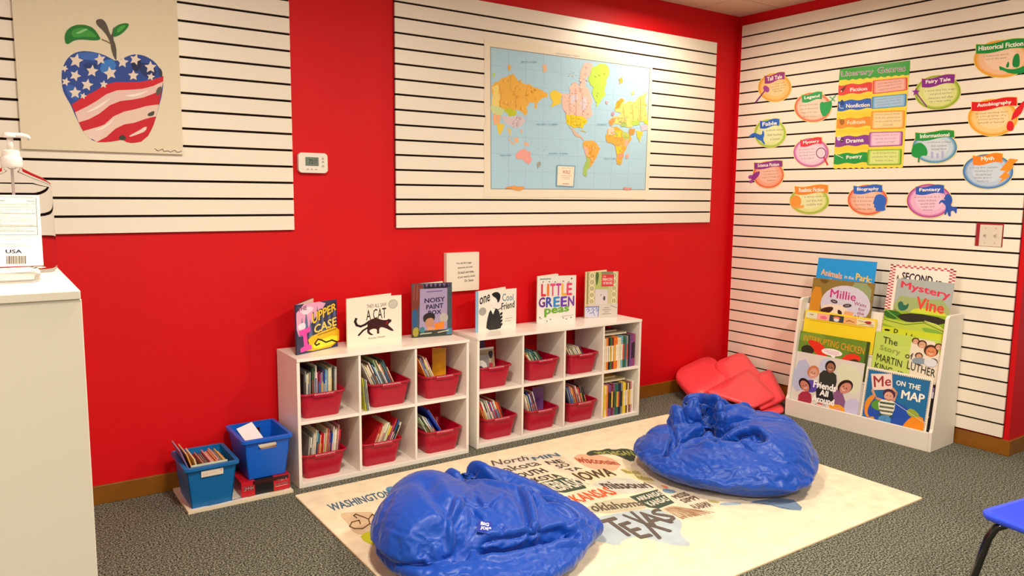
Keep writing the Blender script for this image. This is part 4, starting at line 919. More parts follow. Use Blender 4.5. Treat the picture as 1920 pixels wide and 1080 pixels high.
for k, (z, y) in enumerate(tiers):
    zz = z-.0125 if k else .058; y0 = y if k else .0165
    mb = MB(); mb.box((.0185, y0, zz), (DW-.0185, y+.04, zz+.0105)); mb.build('tier_shelf', WHITE2, t)
    h = (tiers[k+1][0]-.0125-zz-.0115 if k < 3 else .10)
    p = [(.0, 0), (.008, 0), (.008+h*math.tan(AL), h), (h*math.tan(AL), h)]
    mb = MB(); mb.prism(p, 0, DW-.037, M=Matrix(((0, 0, 1, .0185), (1, 0, 0, y+.0135), (0, 1, 0, zz+.0108), (0, 0, 0, 1)))); mb.build('tier_back', WHITE2, t)
mb = MB(); mb.box((.0185, .262, .02), (DW-.0185, .272, .60)); mb.build('back_panel', WHITE2, t)

def disp_book(x, W, H, tier, lift, th, art_fn, label, col, page='#f0e8d6', roll=0, fwd=0, al=AL, y=None, z=None):
    ty = tiers[tier][1]+.0055-fwd if y is None else y; tz = (.0705 if tier == 0 else tiers[tier][0]-.0005)+lift if z is None else z
    a = cover_art(W, H, th); art_fn(a)
    M = DM @ Matrix.Translation((x, ty, tz)) @ Matrix.Rotation(-al, 4, 'X') @ Matrix(((1, 0, 0, 0), (0, 0, -1, 0), (0, 1, 0, 0), (0, 0, 0, 1))) @ Matrix.Rotation(roll, 4, 'Z')
    return flat_book('picture_book', W, H, th, a, M, label, 'book', 'picture books on the white display', col, page)
def face(a, x, y, r, skin, hair, tilt=0, hair_side=0, kx=1.0):
    a.ell(x, y-r*.15, r*1.15*kx, r*1.2, hair, tilt); a.ell(x+r*.05, y+r*.1, r*.85*kx, r, skin, tilt)
    c, s = math.cos(tilt), math.sin(tilt)
    def q(u, v): return (x+(u*c*kx-v*s)*r, y+(u*s*kx+v*c)*r)
    for u in (-.32, .32): p = q(u, .0); a.ell(p[0], p[1], r*.09, r*.09, '#201410', n=8)
    a.line([q(-.3, .42), q(0, .55), q(.3, .42)], r*.12, '#f4e4da'); a.line([q(0, .1), q(.05, .25)], r*.07, '#8a4a34')
def art_friends(a):
    a.rect(0, 0, 100, 100, '#dcd6cf'); a.smooth([(0, 20), (20, 10), (30, 60), (0, 80)], '#b8c0e0', 1); a.smooth([(60, 5), (98, 10), (98, 60), (70, 50)], '#dce0c2', 1); a.smooth([(80, 70), (100, 60), (100, 100), (75, 98)], '#c9c6e6', 1); a.smooth([(38, 5), (55, 2), (52, 30), (36, 30)], '#c2cde6', 1)
    a.smooth([(38, 26), (62, 24), (66, 46), (60, 60), (40, 56)], '#2e332e', 1); face(a, 53, 18, 9, '#a06a50', '#1a1210', 0, kx=.75)
    a.smooth([(20, 50), (34, 46), (42, 62), (30, 72), (20, 66)], '#5c4ab0', 1); face(a, 29, 34, 10, '#d8a08a', '#c87a50', .2, kx=.75)
    a.smooth([(60, 62), (72, 50), (84, 80), (70, 92)], '#8a5a88', 1); face(a, 78, 48, 11, '#d08a74', '#2c1612', .5, kx=.75)
    a.smooth([(12, 74), (30, 68), (34, 92), (20, 100), (12, 98)], '#a82c4a', 1); face(a, 19, 60, 10, '#c8806c', '#1c1210', -.5, kx=.75)
    a.smooth([(36, 56), (60, 54), (66, 80), (40, 84)], '#22262c', 1)
    a.smooth([(58, 82), (80, 80), (84, 98), (60, 99)], '#eaa028', 1); a.smooth([(36, 88), (58, 86), (58, 99), (38, 99)], '#8a93a8', 1); a.smooth([(66, 88), (76, 86), (78, 98), (68, 98)], '#e89a88', 1); a.smooth([(40, 86), (50, 84), (52, 96), (42, 97)], '#c05a60', 1)
    a.text('Friends', (32, 47, 34, 13), '#ffffff', .06); a.text('All', (43, 61, 13, 11), '#ffffff', .06); a.text('Around', (33, 73, 33, 12), '#ffffff', .06); a.line([(41, 89), (60, 89)], 1.4, '#f0f0f0')
def art_map(a):
    a.rect(0, 0, 100, 100, '#f4ecd8'); a.rect(4, 5, 96, 96, '#1f6da4')
    for k in range(34):
        x = 4+k*2.75; a.rect(x, 3, x+1, 6, '#27344a', k == 0); a.rect(x, 95, x+1, 98, '#27344a', False)
        y = 5+k*2.72; a.rect(2.2, y, 4.6, y+1, '#27344a', False); a.rect(95.4, y, 97.8, y+1, '#27344a', False)
    a.smooth([(4, 60), (20, 48), (48, 50), (75, 60), (96, 78), (96, 96), (4, 96)], '#2450b4', 2)
    a.smooth([(6, 60), (14, 48), (22, 48), (14, 62), (10, 80), (16, 90), (8, 88), (5, 74)], '#e8922c', 1); a.smooth([(14, 64), (24, 52), (36, 60), (30, 74), (18, 72)], '#5c9a34', 1)
    a.smooth([(66, 90), (74, 74), (84, 66), (96, 70), (96, 96), (66, 96)], '#ef8f1e', 1); a.smooth([(68, 62), (76, 56), (90, 66), (82, 72), (72, 70)], '#9aa838', 1); a.smooth([(14, 88), (24, 86), (20, 95), (14, 95)], '#e0a030', 1)
    a.line([(46, 52), (96, 76)], .8, '#d8e0c0')
    a.poly([(8, 12), (40, 5), (44, 32), (14, 40)], '#f1d8cc'); a.text('Me', [(12, 15), (40, 9), (41, 26), (16, 35)], '#a02c3a', .015)
    a.line([(14, 40), (20, 52), (30, 54)], 4, '#d89a78'); a.line([(44, 30), (50, 36), (48, 50)], 4, '#d89a78')
    a.smooth([(24, 54), (48, 50), (52, 60), (48, 80), (30, 80)], '#e9ead2', 1)
    for y in (57, 64, 71, 78): a.poly([(28, y), (50, y-2), (50, y+1.5), (28, y+3.5)], '#2c5a44', False)
    a.smooth([(30, 80), (48, 78), (48, 98), (28, 97)], '#4f8fc4', 1); a.line([(39, 84), (37, 96)], 1, '#2f6a9c')
    a.ell(40, 41, 9.5, 9, '#4a2a44'); a.ell(40, 45, 7, 8, '#e0a890'); a.line([(35, 50), (40, 52), (44, 50)], 1.2, '#a03a3a'); a.ell(37.5, 44, .8, .9, '#201814', n=8); a.ell(42.5, 44, .8, .9, '#201814', n=8)
    a.text('ON', (48, 14, 14, 9), '#fbf3e0', .03); a.text('THE', (66, 15, 18, 9), '#fbf3e0', .03); a.text('MAP', (58, 29, 34, 15), '#fbf3e0', .03)
def art_chicken(a):
    a.rect(0, 0, 100, 100, '#6a8a2a'); a.smooth([(0, 0), (40, 0), (30, 20), (0, 30)], '#7a9a34', 1); a.smooth([(70, 30), (100, 20), (100, 100), (70, 90)], '#4f7a26', 1); a.rect(96, 0, 100, 100, '#3a4a1c')
    a.text('INTERRUPTING CHICKEN', [(6, 8), (94, 16), (94, 34), (6, 24)], '#e8a028', .0)
    a.smooth([(10, 18), (34, 22), (46, 52), (36, 64), (22, 44)], '#e0301c', 1); a.smooth([(4, 40), (16, 32), (26, 46), (18, 60), (6, 58)], '#2c2a1e', 1)
    a.smooth([(66, 48), (78, 34), (92, 40), (88, 56), (74, 50), (70, 70), (62, 70)], '#e4341c', 1); a.smooth([(74, 54), (86, 46), (92, 60), (80, 66)], '#3a3426', 1)
    a.ell(50, 42, 15, 9, '#f6efe8'); a.line([(40, 38), (60, 40)], 1, '#c05ab0'); a.line([(39, 42), (61, 44)], 1, '#c05ab0'); a.line([(44, 46), (57, 47)], 1, '#c05ab0'); a.poly([(48, 50), (56, 50), (54, 58)], '#f6efe8')
def art_yellow(a):
    a.rect(0, 0, 100, 100, '#f0d426'); a.rect(2, 5, 98, 24, '#e8dcb0')
    for x0, x1, c in ((2, 18, '#dfe0c2'), (18, 36, '#f0b09a'), (36, 56, '#34404c'), (56, 74, '#e8b070'), (74, 98, '#e9dcae')): a.rect(x0, 5, x1, 24, c)
    a.ell(46, 12, 5, 4, '#e87a4a'); a.ell(46, 18, 4, 5, '#e0e0e0'); a.smooth([(22, 14), (30, 10), (34, 20), (24, 22)], '#e8708a', 1); a.line([(60, 18), (64, 14), (70, 18)], 2, '#a05a30'); a.smooth([(84, 10), (94, 8), (92, 18), (86, 16)], '#b02a3c', 1); a.line([(76, 10), (96, 18)], 1, '#3a2a24'); a.line([(78, 22), (88, 18), (96, 22)], 1.4, '#9aa030')
    a.ell(10, 12, 3, 1.5, '#b08a5a'); a.rect(2, 24, 98, 25, '#c89a20'); a.line([(8, 29), (86, 29)], 1, '#b88a1c')
def art_millie(a):
    a.rect(0, 0, 100, 100, '#8a7434'); a.smooth([(0, 20), (20, 22), (16, 100), (0, 100)], '#d08a24', 1); a.smooth([(60, 2), (96, 2), (96, 50), (80, 44)], '#90a070', 1); a.smooth([(8, 2), (30, 2), (20, 14)], '#6a5020', 1)
    a.ell(58, 55, 40, 44, '#cfcbdc'); a.text('Millie', [(32, 22), (74, 26), (74, 44), (32, 42)], '#c02a7c', .015)
    a.text('Waits', [(72, 44), (92, 48), (92, 55), (72, 52)], '#9a2c6c', .01); a.text('for', (80, 57, 11, 7), '#9a2c6c', .01); a.text('the', (79, 66, 11, 7), '#9a2c6c', .01); a.text('Mail', (76, 75, 16, 8), '#9a2c6c', .01)
    a.smooth([(20, 62), (40, 56), (60, 58), (66, 76), (60, 100), (30, 100), (22, 84)], '#ead9c4', 1)
    a.smooth([(20, 70), (36, 62), (42, 66), (34, 80), (20, 78)], '#3a1c18', 1); a.smooth([(48, 66), (56, 72), (54, 82), (48, 76)], '#3a1c18', 1)
    a.ell(40, 50, 6, 4, '#241a1c', .3); a.ell(40, 50, 4, 2, '#8a7a84', .3); a.ell(62, 56, 7, 4, '#241a1c', -.3); a.ell(62, 56, 4.5, 2, '#8a7a84', -.3)
    a.poly([(60, 68), (74, 70), (72, 78), (58, 76)], '#eaa870'); a.ell(32, 74, 2, 1.6, '#201010', n=8)
def art_animals(a):
    a.rect(0, 0, 100, 100, '#1a96e2'); a.rect(0, 50, 100, 54, '#9acc3a')
    a.text('Animals', [(8, 17), (46, 21), (46, 31), (8, 27)], '#f0b070', .03); a.text('in the', [(50, 23), (66, 25), (66, 30), (50, 29)], '#f4d8a0', .01); a.text('Park:', [(69, 19), (96, 23), (96, 33), (69, 30)], '#f0c24a', .03)
    a.text('An', [(24, 31), (34, 32), (34, 40), (24, 39)], '#e0e090', .02); a.text('ABC', [(38, 32), (54, 34), (54, 43), (38, 41)], '#f0d070', .02); a.text('Book', [(58, 34), (80, 37), (80, 46), (58, 43)], '#f0d070', .02)
def art_second(a):
    a.rect(0, 0, 100, 100, '#f4e6d8')
    c = '#c04a5a'
    a.z += a.STEP
    n = 22
    for i in range(n):
        for j in range(2):
            w = 100/n
            if (i+j) % 2 == 0: a.rect(i*w, j*2.2, (i+1)*w, (j+1)*2.2, c, False)
    m = 45
    for i in range(m):
        for j in range(2):
            for x0 in (0, 91):
                if (i+j) % 2 == 0: a.rect(x0+j*4.5, i*100/m, x0+(j+1)*4.5, (i+1)*100/m, c, False)
    a.text('A', (12, 15, 4, 7), '#28283a', .04); a.text('SECOND', [(20, 10), (68, 13), (68, 25), (20, 22)], '#28283a', .04); a.text('IS', [(73, 18), (82, 19), (82, 27), (73, 26)], '#28283a', .03)
def art_vine(a):
    a.rect(0, 0, 100, 100, '#a8b0ac'); a.smooth([(0, 30), (40, 34), (100, 30), (100, 100), (0, 100)], '#9fb070', 1); a.smooth([(30, 55), (55, 48), (90, 52), (100, 62), (100, 80), (30, 80)], '#cdd43c', 1)
    a.smooth([(20, 76), (100, 70), (100, 90), (20, 88)], '#5d7a3a', 1); a.smooth([(6, 46), (14, 40), (20, 50), (28, 42), (26, 56), (12, 60)], '#2c6a54', 1); a.smooth([(0, 56), (10, 60), (14, 80), (4, 80)], '#a04a34', 1)
    a.smooth([(10, 72), (22, 58), (34, 62), (42, 80), (60, 90), (56, 100), (10, 100)], '#2e1c24', 1); a.line([(14, 70), (26, 66), (34, 74)], 2, '#d8ccc0')
    a.text('Mystery', [(8, 4), (97, 15), (97, 33), (8, 20)], '#d83a52', .03); a.text('Vine', [(40, 29), (90, 36), (90, 56), (40, 52)], '#dc4a3a', .03)
def art_lies(a):
    a.rect(0, 0, 100, 100, '#8fb41e'); a.smooth([(0, 0), (30, 2), (24, 20), (0, 16)], '#2f6a26', 1); a.line([(4, 2), (24, 16)], 2, '#6aa83a'); a.smooth([(20, 8), (50, 0), (98, 4), (98, 16), (60, 22), (30, 20)], '#2a2a1e', 1)
    a.smooth([(0, 18), (40, 22), (70, 14), (98, 24), (98, 44), (0, 34)], '#b8cc48', 1); a.line([(2, 22), (36, 27), (66, 18), (96, 30)], 1.6, '#5c7a1c'); a.smooth([(60, 26), (96, 30), (96, 44), (70, 38)], '#7fae3c', 1); a.line([(66, 14), (84, 18), (96, 26)], 1.6, '#d8e08a')
    a.rect(0, 36, 100, 100, '#c8d42c'); a.ell(9, 43, 5, 2.2, '#1c1c1c'); a.text('D', (20, 38, 7, 9), '#141414', .06); a.text('L', (40, 43, 4, 8), '#141414', .06); a.text('ies', [(48, 44), (64, 48), (64, 56), (48, 52)], '#141414', .04)
def art_king(a):
    a.rect(0, 0, 100, 100, '#bcd45c'); a.rect(30, 20, 58, 70, '#c2d868')
    a.smooth([(56, 2), (100, 4), (100, 99), (64, 99), (56, 40)], '#e9ddc8', 1)
    for x, y, r in ((62, 8, 5), (72, 12, 6), (86, 22, 9), (96, 12, 5), (70, 34, 5), (92, 40, 5), (74, 76, 5), (88, 84, 6)):
        face(a, x, y, r, '#d8895c' if r > 8 else '#d8a080', '#4a2a1c', 0)
    a.smooth([(60, 40), (76, 34), (84, 44), (64, 50)], '#8a9aa8', 1); a.smooth([(78, 36), (96, 34), (98, 48), (80, 50)], '#d8dce0', 1); a.smooth([(66, 84), (98, 90), (98, 99), (64, 99)], '#cfd8e8', 1)
    a.text('The', [(13, 8), (36, 10), (36, 22), (13, 20)], '#2e3820', .005); a.text('Story', [(10, 24), (42, 28), (42, 40), (10, 36)], '#8a9a48', .0); a.text('of', [(50, 30), (62, 31), (62, 42), (50, 41)], '#2e3820', .0)
    a.text('MARTIN', [(7, 41), (47, 47), (47, 60), (7, 54)], '#262c1c', .005); a.text('LUTHER', [(55, 45), (97, 53), (97, 67), (55, 60)], '#262c1c', .005)
    a.text('KING', [(6, 58), (34, 64), (34, 75), (6, 70)], '#262c1c', .005); a.text('JR.', [(41, 66), (56, 69), (56, 80), (41, 77)], '#262c1c', .005)
def art_dark(a):
    a.rect(0, 0, 100, 100, '#18161c'); a.smooth([(60, 4), (96, 2), (96, 20), (70, 22)], '#8a6aa0', 1); a.rect(80, 14, 96, 26, '#c8c8d8'); a.text('?', (90, 60, 4, 8), '#e8e4da', .02)
    for y in (30, 46, 86, 92): a.ell(92, y, 1, .8, '#e8e4da', n=6)

disp_book(.56, .305, .29, 0, 0, .0015, art_dark, 'black book half hidden behind the blue Me on the Map book', '#18161c', fwd=-.0023)
disp_book(.472, .372, .322, 0, 0, .004, art_map, 'blue picture book reading Me ON THE MAP with a child and a globe', '#f4ecd8', fwd=.0015)
disp_book(.0195, .438, .334, 0, 0, .004, art_friends, 'large book of four smiling children reading Friends All Around', '#e8e2da', fwd=.001)
disp_book(.0195, .446, .234, 1, 0, .004, art_chicken, 'green book with a speech bubble above Friends All Around', '#5a7a24')
disp_book(.49, .365, .303, 1, 0, .004, art_king, 'pale green book titled The Story of Martin Luther King Jr.', '#bcd45c', fwd=-.003)
disp_book(.027, .456, .207, 2, 0, .004, art_yellow, 'yellow book with a strip of small pictures in the third row', '#f0d426')
disp_book(.518, .345, .272, 2, 0, .004, art_lies, 'lime green swamp picture book above the Martin Luther King book', '#8fb41e')
disp_book(.046, .392, .264, 3, 0, .004, art_millie, 'picture book with a cow and pink Millie lettering', '#5a6a50')
disp_book(.562, .304, .308, 3, 0, .004, art_vine, 'picture book with red Mystery Vine lettering on grey', '#a8b0ac')
disp_book(.058, .37, .39, 3, 0, .004, art_animals, 'tall bright blue book reading Animals in the Park', '#1a80c8', fwd=-.0055)
disp_book(.51, .356, .385, 3, 0, .004, art_second, 'tall white book with a red checkered border reading A SECOND IS', '#f4e6d8', fwd=-.0055)
# ------------------------------------------------------------------ rug with the lettered map
RUGM = bpy.data.materials.new('printed_rug_pile'); RUGM.use_nodes = True
def _rug():
    nt = RUGM.node_tree; N = nt.nodes; L = nt.links; b = N['Principled BSDF']; b.inputs['Roughness'].default_value = .95; b.inputs['Specular IOR Level'].default_value = .08
    a = N.new('ShaderNodeAttribute'); a.attribute_name = 'Col'; tc = N.new('ShaderNodeTexCoord'); n = N.new('ShaderNodeTexNoise'); n.inputs['Scale'].default_value = 14; n.inputs['Detail'].default_value = 6
    L.new(tc.outputs['Object'], n.inputs['Vector']); mr = N.new('ShaderNodeMapRange'); mr.inputs['From Min'].default_value = .3; mr.inputs['From Max'].default_value = .7; mr.inputs['To Min'].default_value = .9; mr.inputs['To Max'].default_value = 1.08
    L.new(n.outputs['Fac'], mr.inputs['Value']); mx = N.new('ShaderNodeVectorMath'); mx.operation = 'SCALE'; L.new(a.outputs['Color'], mx.inputs[0]); L.new(mr.outputs['Result'], mx.inputs['Scale']); L.new(mx.outputs['Vector'], b.inputs['Base Color'])
    n2 = N.new('ShaderNodeTexNoise'); n2.inputs['Scale'].default_value = 420; L.new(tc.outputs['Object'], n2.inputs['Vector']); bp = N.new('ShaderNodeBump'); bp.inputs['Strength'].default_value = .5; bp.inputs['Distance'].default_value = .004
    L.new(n2.outputs['Fac'], bp.inputs['Height']); L.new(bp.outputs['Normal'], b.inputs['Normal'])
_rug()
def rug():
    a = Art(HF, z=.0082); a.STEP = 1.5e-5; pre = MB()
    x0, x1, y0, y1 = -3.345, -.985, -1.965, -.39
    pre.prism(rrect(x0, y0, x1, y1, .012, 3), 0, .008, '#f3e4c6')
    pre.prism(rrect(x0-.003, y0-.003, x1+.003, y1+.003, .013, 3), .001, .0068, '#e3cfae')
    # state patches; digitised frame is the floor itself
    a.dig(900, 840, 4)
    P = lambda pts, c: a.smooth(pts, c, 1)
    P([(40, 130), (300, 60), (420, 40), (460, 120), (250, 180), (120, 190)], '#e4dccb')
    P([(380, 60), (470, 30), (620, 50), (760, 170), (640, 200), (520, 130)], '#ead9c2')
    P([(690, 70), (760, 40), (960, 60), (1060, 120), (1010, 180), (840, 160), (740, 110)], '#f0b898')
    P([(790, 40), (840, 15), (900, 20), (960, 0), (1000, 15), (1080, 0), (1160, 20), (1170, 60), (1150, 110), (1060, 70), (980, 40), (880, 50), (820, 60)], '#4c5346')
    P([(200, 190), (430, 140), (560, 220), (420, 260), (330, 250)], '#ecdcc4')
    P([(660, 180), (960, 150), (1040, 210), (860, 260), (770, 240)], '#ecdcb8')
    a.poly([(410, 272), (620, 218), (760, 250), (800, 300), (640, 335), (560, 330)], '#4d5a4c')
    P([(820, 260), (1080, 210), (1300, 290), (1280, 320), (1060, 350), (900, 300)], '#d3d2c6')
    a.poly([(650, 340), (920, 285), (1060, 350), (770, 420)], '#f2dcc0')
    P([(780, 430), (1100, 360), (1260, 420), (1240, 460), (860, 500)], '#cbc5a8')
    a.poly([(1120, 365), (1330, 310), (1460, 410), (1340, 455), (1260, 445)], '#4c594c')
    P([(1420, 350), (1520, 325), (1770, 450), (1700, 480), (1480, 430)], '#efdcc4')
    P([(1350, 450), (1440, 420), (1780, 500), (1700, 545), (1520, 540), (1400, 490)], '#e9d6b8')
    P([(870, 520), (1070, 480), (1320, 450), (1500, 530), (1520, 580), (1490, 640), (1600, 735), (1480, 735), (1300, 690), (1180, 660), (1070, 690), (1040, 735), (900, 700), (820, 690), (880, 620), (900, 570)], '#bccbd2')
    P([(1030, 150), (1160, 150), (1310, 250), (1290, 270), (1180, 240)], '#eadfa8')
    P([(1340, 270), (1420, 290), (1400, 310)], '#ef9878'); P([(1370, 300), (1480, 320), (1450, 345), (1370, 330)], '#7f9db4')
    P([(1700, 385), (1800, 400), (1790, 415), (1720, 405)], '#b9b070'); P([(1800, 410), (1960, 405), (1960, 425), (1800, 430)], '#a9bcca')
    P([(850, 600), (890, 620), (850, 660), (820, 650)], '#f08c68')
    a.dig(0, 0, 1)
    P([(1395, 942), (1480, 930), (1512, 958), (1470, 955), (1440, 945)], '#7f97b0')
    a.dig(560, 840, 4.5)
    P([(340, 560), (400, 540), (680, 540), (660, 740), (500, 730), (440, 690), (420, 640)], '#d9c19c')
    P([(510, 730), (680, 680), (700, 830), (560, 800)], '#c6c832'); P([(600, 760), (650, 720), (690, 760), (680, 800), (620, 790)], '#6a4030')
    P([(725, 335), (800, 320), (860, 350), (760, 390)], '#5f92c0')
    P([(700, 720), (900, 640), (1150, 760), (1250, 1000), (900, 1000)], '#e2b894'); P([(900, 300), (1200, 280), (1300, 460), (1000, 500)], '#a8bccb'); P([(1000, 520), (1300, 460), (1500, 640), (1200, 760)], '#b7bd94')
    WD = '#4b4440'
    a.text('WASHINGTON', [(232, 478), (755, 350), (800, 400), (285, 535)], '#4f7088', .03)
    a.line([(490, 590), (465, 570), (480, 558), (540, 580), (590, 600), (600, 640), (540, 680), (470, 680), (430, 660), (450, 625), (510, 610), (520, 640)], 10, '#6e5238'); a.line([(590, 600), (620, 560), (650, 580), (655, 610)], 10, '#6e5238'); a.line([(600, 640), (650, 650), (690, 640)], 9, '#6e5238')
    a.dig(900, 840, 4)
    T = lambda t, q, c=WD, b=.02: a.text(t, q, c, b)
    T('North', [(80, 95), (350, 55), (370, 90), (100, 135)], '#6a5c50', .015); T('Dakota', [(60, 160), (400, 95), (470, 125), (120, 200)], '#6a5c50', .015)
    T('MIN', [(380, 70), (570, 35), (610, 60), (410, 95)], '#5e7484', .04); T('NE', [(480, 100), (600, 85), (640, 108), (520, 125)], WD, .03); T('SO', [(555, 130), (640, 112), (690, 130), (600, 155)], WD, .03); T('TA', [(630, 160), (740, 140), (770, 155), (680, 180)], WD, .03)
    T('SOUTH', [(230, 205), (450, 148), (520, 180), (270, 235)], WD, .04); T('DAKOTA', [(270, 250), (560, 190), (625, 215), (340, 275)], WD, .04)
    T('wisconsin', [(695, 60), (1000, 95), (1060, 130), (740, 110)], '#b0583a', .03)
    T('MICHIGAN', [(850, 30), (1130, 20), (1165, 60), (900, 50)], '#c3c86a', .01)
    T('IOWA', [(680, 190), (960, 150), (1030, 205), (780, 250)], '#5e4c38', .04)
    T('Illinois', [(1050, 160), (1180, 170), (1210, 200), (1100, 190)], '#b0a248', .02); T('Indiana', [(1160, 200), (1270, 215), (1310, 250), (1190, 235)], '#b0a248', .02)
    T('NEBRASKA', [(420, 270), (740, 215), (830, 275), (560, 335)], '#e8e0cc', .03)
    T('missouri', [(860, 250), (1240, 260), (1310, 300), (960, 310)], '#5e5048', .03)
    T('KANSAS', [(655, 360), (940, 290), (1040, 345), (740, 415)], '#e2663e', .03)
    T('oklahoma', [(800, 420), (1200, 390), (1250, 430), (860, 480)], '#6a6050', .02)
    T('ARKANSAS', [(1160, 375), (1340, 320), (1390, 350), (1200, 400)], '#e8e2d0', .03); T('ARKANSAS', [(1230, 415), (1400, 365), (1440, 400), (1290, 440)], '#e8e2d0', .03) if 0 else T('KANSAS', [(1230, 410), (1380, 362), (1430, 395), (1290, 440)], '#e8e2d0', .03)
    T('MISSIS', [(1430, 360), (1530, 330), (1580, 355), (1480, 385)], '#6a5c50', .02); T('SIPPI', [(1490, 390), (1600, 360), (1650, 385), (1540, 415)], '#6a5c50', .02)
    T('ALABAMA', [(1560, 430), (1700, 400), (1750, 440), (1620, 460)], '#6a5c50', .01)
    T('LOUISIANA', [(1370, 455), (1440, 435), (1770, 485), (1520, 535)], '#b08a6a', .015)
    for ch, q in (('T', [(880, 548), (1008, 516), (1185, 648), (1062, 676)]), ('E', [(1030, 572), (1110, 548), (1305, 662), (1205, 684)]), ('X', [(1060, 505), (1140, 474), (1445, 622), (1345, 690)]), ('A', [(1165, 492), (1235, 470), (1460, 560), (1300, 600)]), ('S', [(1262, 478), (1335, 450), (1495, 535), (1400, 562)])): a.text(ch, q, '#6a6058', .02)
    T('FLORIDA', [(1940, 380), (2300, 450), (2380, 470), (2000, 400)], '#6a80a0', .01)
    mb = joined(a, pre)
    xs = [v[0] for v in mb.v]; ys = [v[1] for v in mb.v]
    cx, cy = (x0+x1)/2, (y0+y1)/2; mb.v = [(x-cx, y-cy, z) for x, y, z in mb.v]
    o = mb.build('area_rug', RUGM, loc=(cx, cy, .0005)); tag(o, 'cream rectangular rug printed with a lettered map of state names', 'rug')
rug()

# ------------------------------------------------------------------ board, blue bins and game box at the left of the shelves
BX = (-3.785, -3.335, -.335, -.02)
pre = MB(); pre.box((0, 0, 0), (.45, .315, .012), '#efe0c4'); a = Art(z=.0121)
a.rect(.012, .012, .438, .303, '#e9e4dc'); a.smooth([(.02, .2), (.07, .24), (.06, .12), (.03, .08)], '#6e4a6a', 1); a.smooth([(.03, .26), (.08, .29), (.07, .22)], '#c3b0b8', 1)
a.line([(.03, .04), (.1, .02), (.2, .03), (.26, .05)], .004, '#3a4a78'); a.line([(.05, .06), (.15, .045), (.23, .03)], .003, '#8a93b0'); a.smooth([(.24, .02), (.3, .03), (.32, .12), (.25, .14)], '#b8a03a', 1); a.smooth([(.34, .02), (.43, .02), (.43, .06), (.36, .05)], '#c8a878', 1)
o = joined(a, pre).build('display_board', mat('board_print', attr=True, rough=.5), loc=(BX[0], BX[2], .0005), bevel=0); tag(o, 'flat pale board printed with drawings under the blue bins', 'board')

def blue_bin(name, m, w0, d0, w1, d1, H, label, loc, rz=0, holes=True, lip=.012):
    """open tapered tub with hand holes in the front and back walls"""
    t = empty(name, loc, label, 'bin', 'blue plastic bins on the floor', M=Matrix.Translation(loc) @ Matrix.Rotation(rz, 4, 'Z'))
    mb = MB(); r = .02
    def ringv(w, d, z): return [(x, y, z) for x, y in rrect(-w/2, -d/2, w/2, d/2, r, 4)]
    th = .004
    # solid walls as four panels so the hand holes are real openings
    hz0, hz1 = H*.72, H*.86; hw = w1*.2
    zs = [0, hz0, hz1, H]
    def W(z, inset=0): u = z/H; return (w0+(w1-w0)*u)/2-inset, (d0+(d1-d0)*u)/2-inset
    def quad(pts, pts2):
        n = len(pts); mb.add(list(pts)+list(pts2), [tuple(range(n)), tuple(range(2*n-1, n-1, -1))]+[(i, i+n, (i+1) % n+n, (i+1) % n) for i in range(n)])
    for sgn in (-1, 1):
        for (za, zb_, xa, xb) in [(0, hz0, -1, 1), (hz1, H, -1, 1), (hz0, hz1, -1, -2), (hz0, hz1, 2, 1)] if holes else [(0, H, -1, 1)]:
            def X(k, z, ins):
                w, d = W(z, ins); return {-1: -w, 1: w, -2: -hw, 2: hw}[k]
            o_ = [(X(xa, za, 0), sgn*W(za)[1], za), (X(xb, za, 0), sgn*W(za)[1], za), (X(xb, zb_, 0), sgn*W(zb_)[1], zb_), (X(xa, zb_, 0), sgn*W(zb_)[1], zb_)]
            i_ = [(x, sgn*(abs(y)-th), z) for x, y, z in o_]
            quad(o_ if sgn < 0 else o_[::-1], i_ if sgn < 0 else i_[::-1])
        o_ = [(sgn*W(0)[0], -W(0)[1], 0), (sgn*W(0)[0], W(0)[1], 0), (sgn*W(H)[0], W(H)[1], H), (sgn*W(H)[0], -W(H)[1], H)]
        i_ = [(sgn*(abs(x)-th), y, z) for x, y, z in o_]
        quad(o_ if sgn > 0 else o_[::-1], i_ if sgn > 0 else i_[::-1])
    mb.box((-w0/2, -d0/2, 0), (w0/2, d0/2, th)); mb.build('bin_body', m, t)
    mb = MB(); a_ = rrect(-w1/2-.001, -d1/2-.001, w1/2+.001, d1/2+.001, .01, 4); b_ = rrect(-w1/2-lip, -d1/2-lip, w1/2+lip, d1/2+lip, .02, 4); c_ = rrect(-w1/2+.005, -d1/2+.005, w1/2-.005, d1/2-.005, .008, 4)
    R = lambda p, z: [(x, y, z) for x, y in p]
    mb.loft([R(a_, H-.012), R(b_, H-.012), R(b_, H+.002), R(c_, H+.003), R(c_, H-.004)], cap0=False, cap1=False); mb.build('rim', m, t, bevel=.001)
    return t
b1 = blue_bin('storage_bin', BINTEAL, .165, .22, .205, .265, .185, 'dark blue plastic bin filled with paperbacks and a white label', (-3.682, -.2, .0128))
pre = MB(); pre.box((-.045, -.0012, -.014), (.045, 0, .014), '#f0e6d4'); a = Art(z=0)
for x in (-.036, -.03, -.024, -.02): a.line([(x, -.009), (x, .004)], .0016, '#e0a890', False)
a.line([(-.015, .0), (.02, .002)], .002, '#e8c8b4', False); a.ell(.036, .006, .005, .004, '#e6cf50', n=8)
pre.add([(x, -.0014, y) for x, y, z in a.mb.v], a.mb.f, '#e0b49c')
o = pre.build('paper_label', mat('sticker_print', attr=True, rough=.5), b1); o.matrix_local = Matrix.Translation((.0, -.1335, .152)) @ Matrix.Rotation(.12, 4, 'X') ; o['label'] = 'white paper label'
b2 = blue_bin('storage_bin', BINBLUE, .165, .225, .205, .27, .185, 'bright blue plastic bin standing on the red and black box', (-3.437, -.178, .0835))
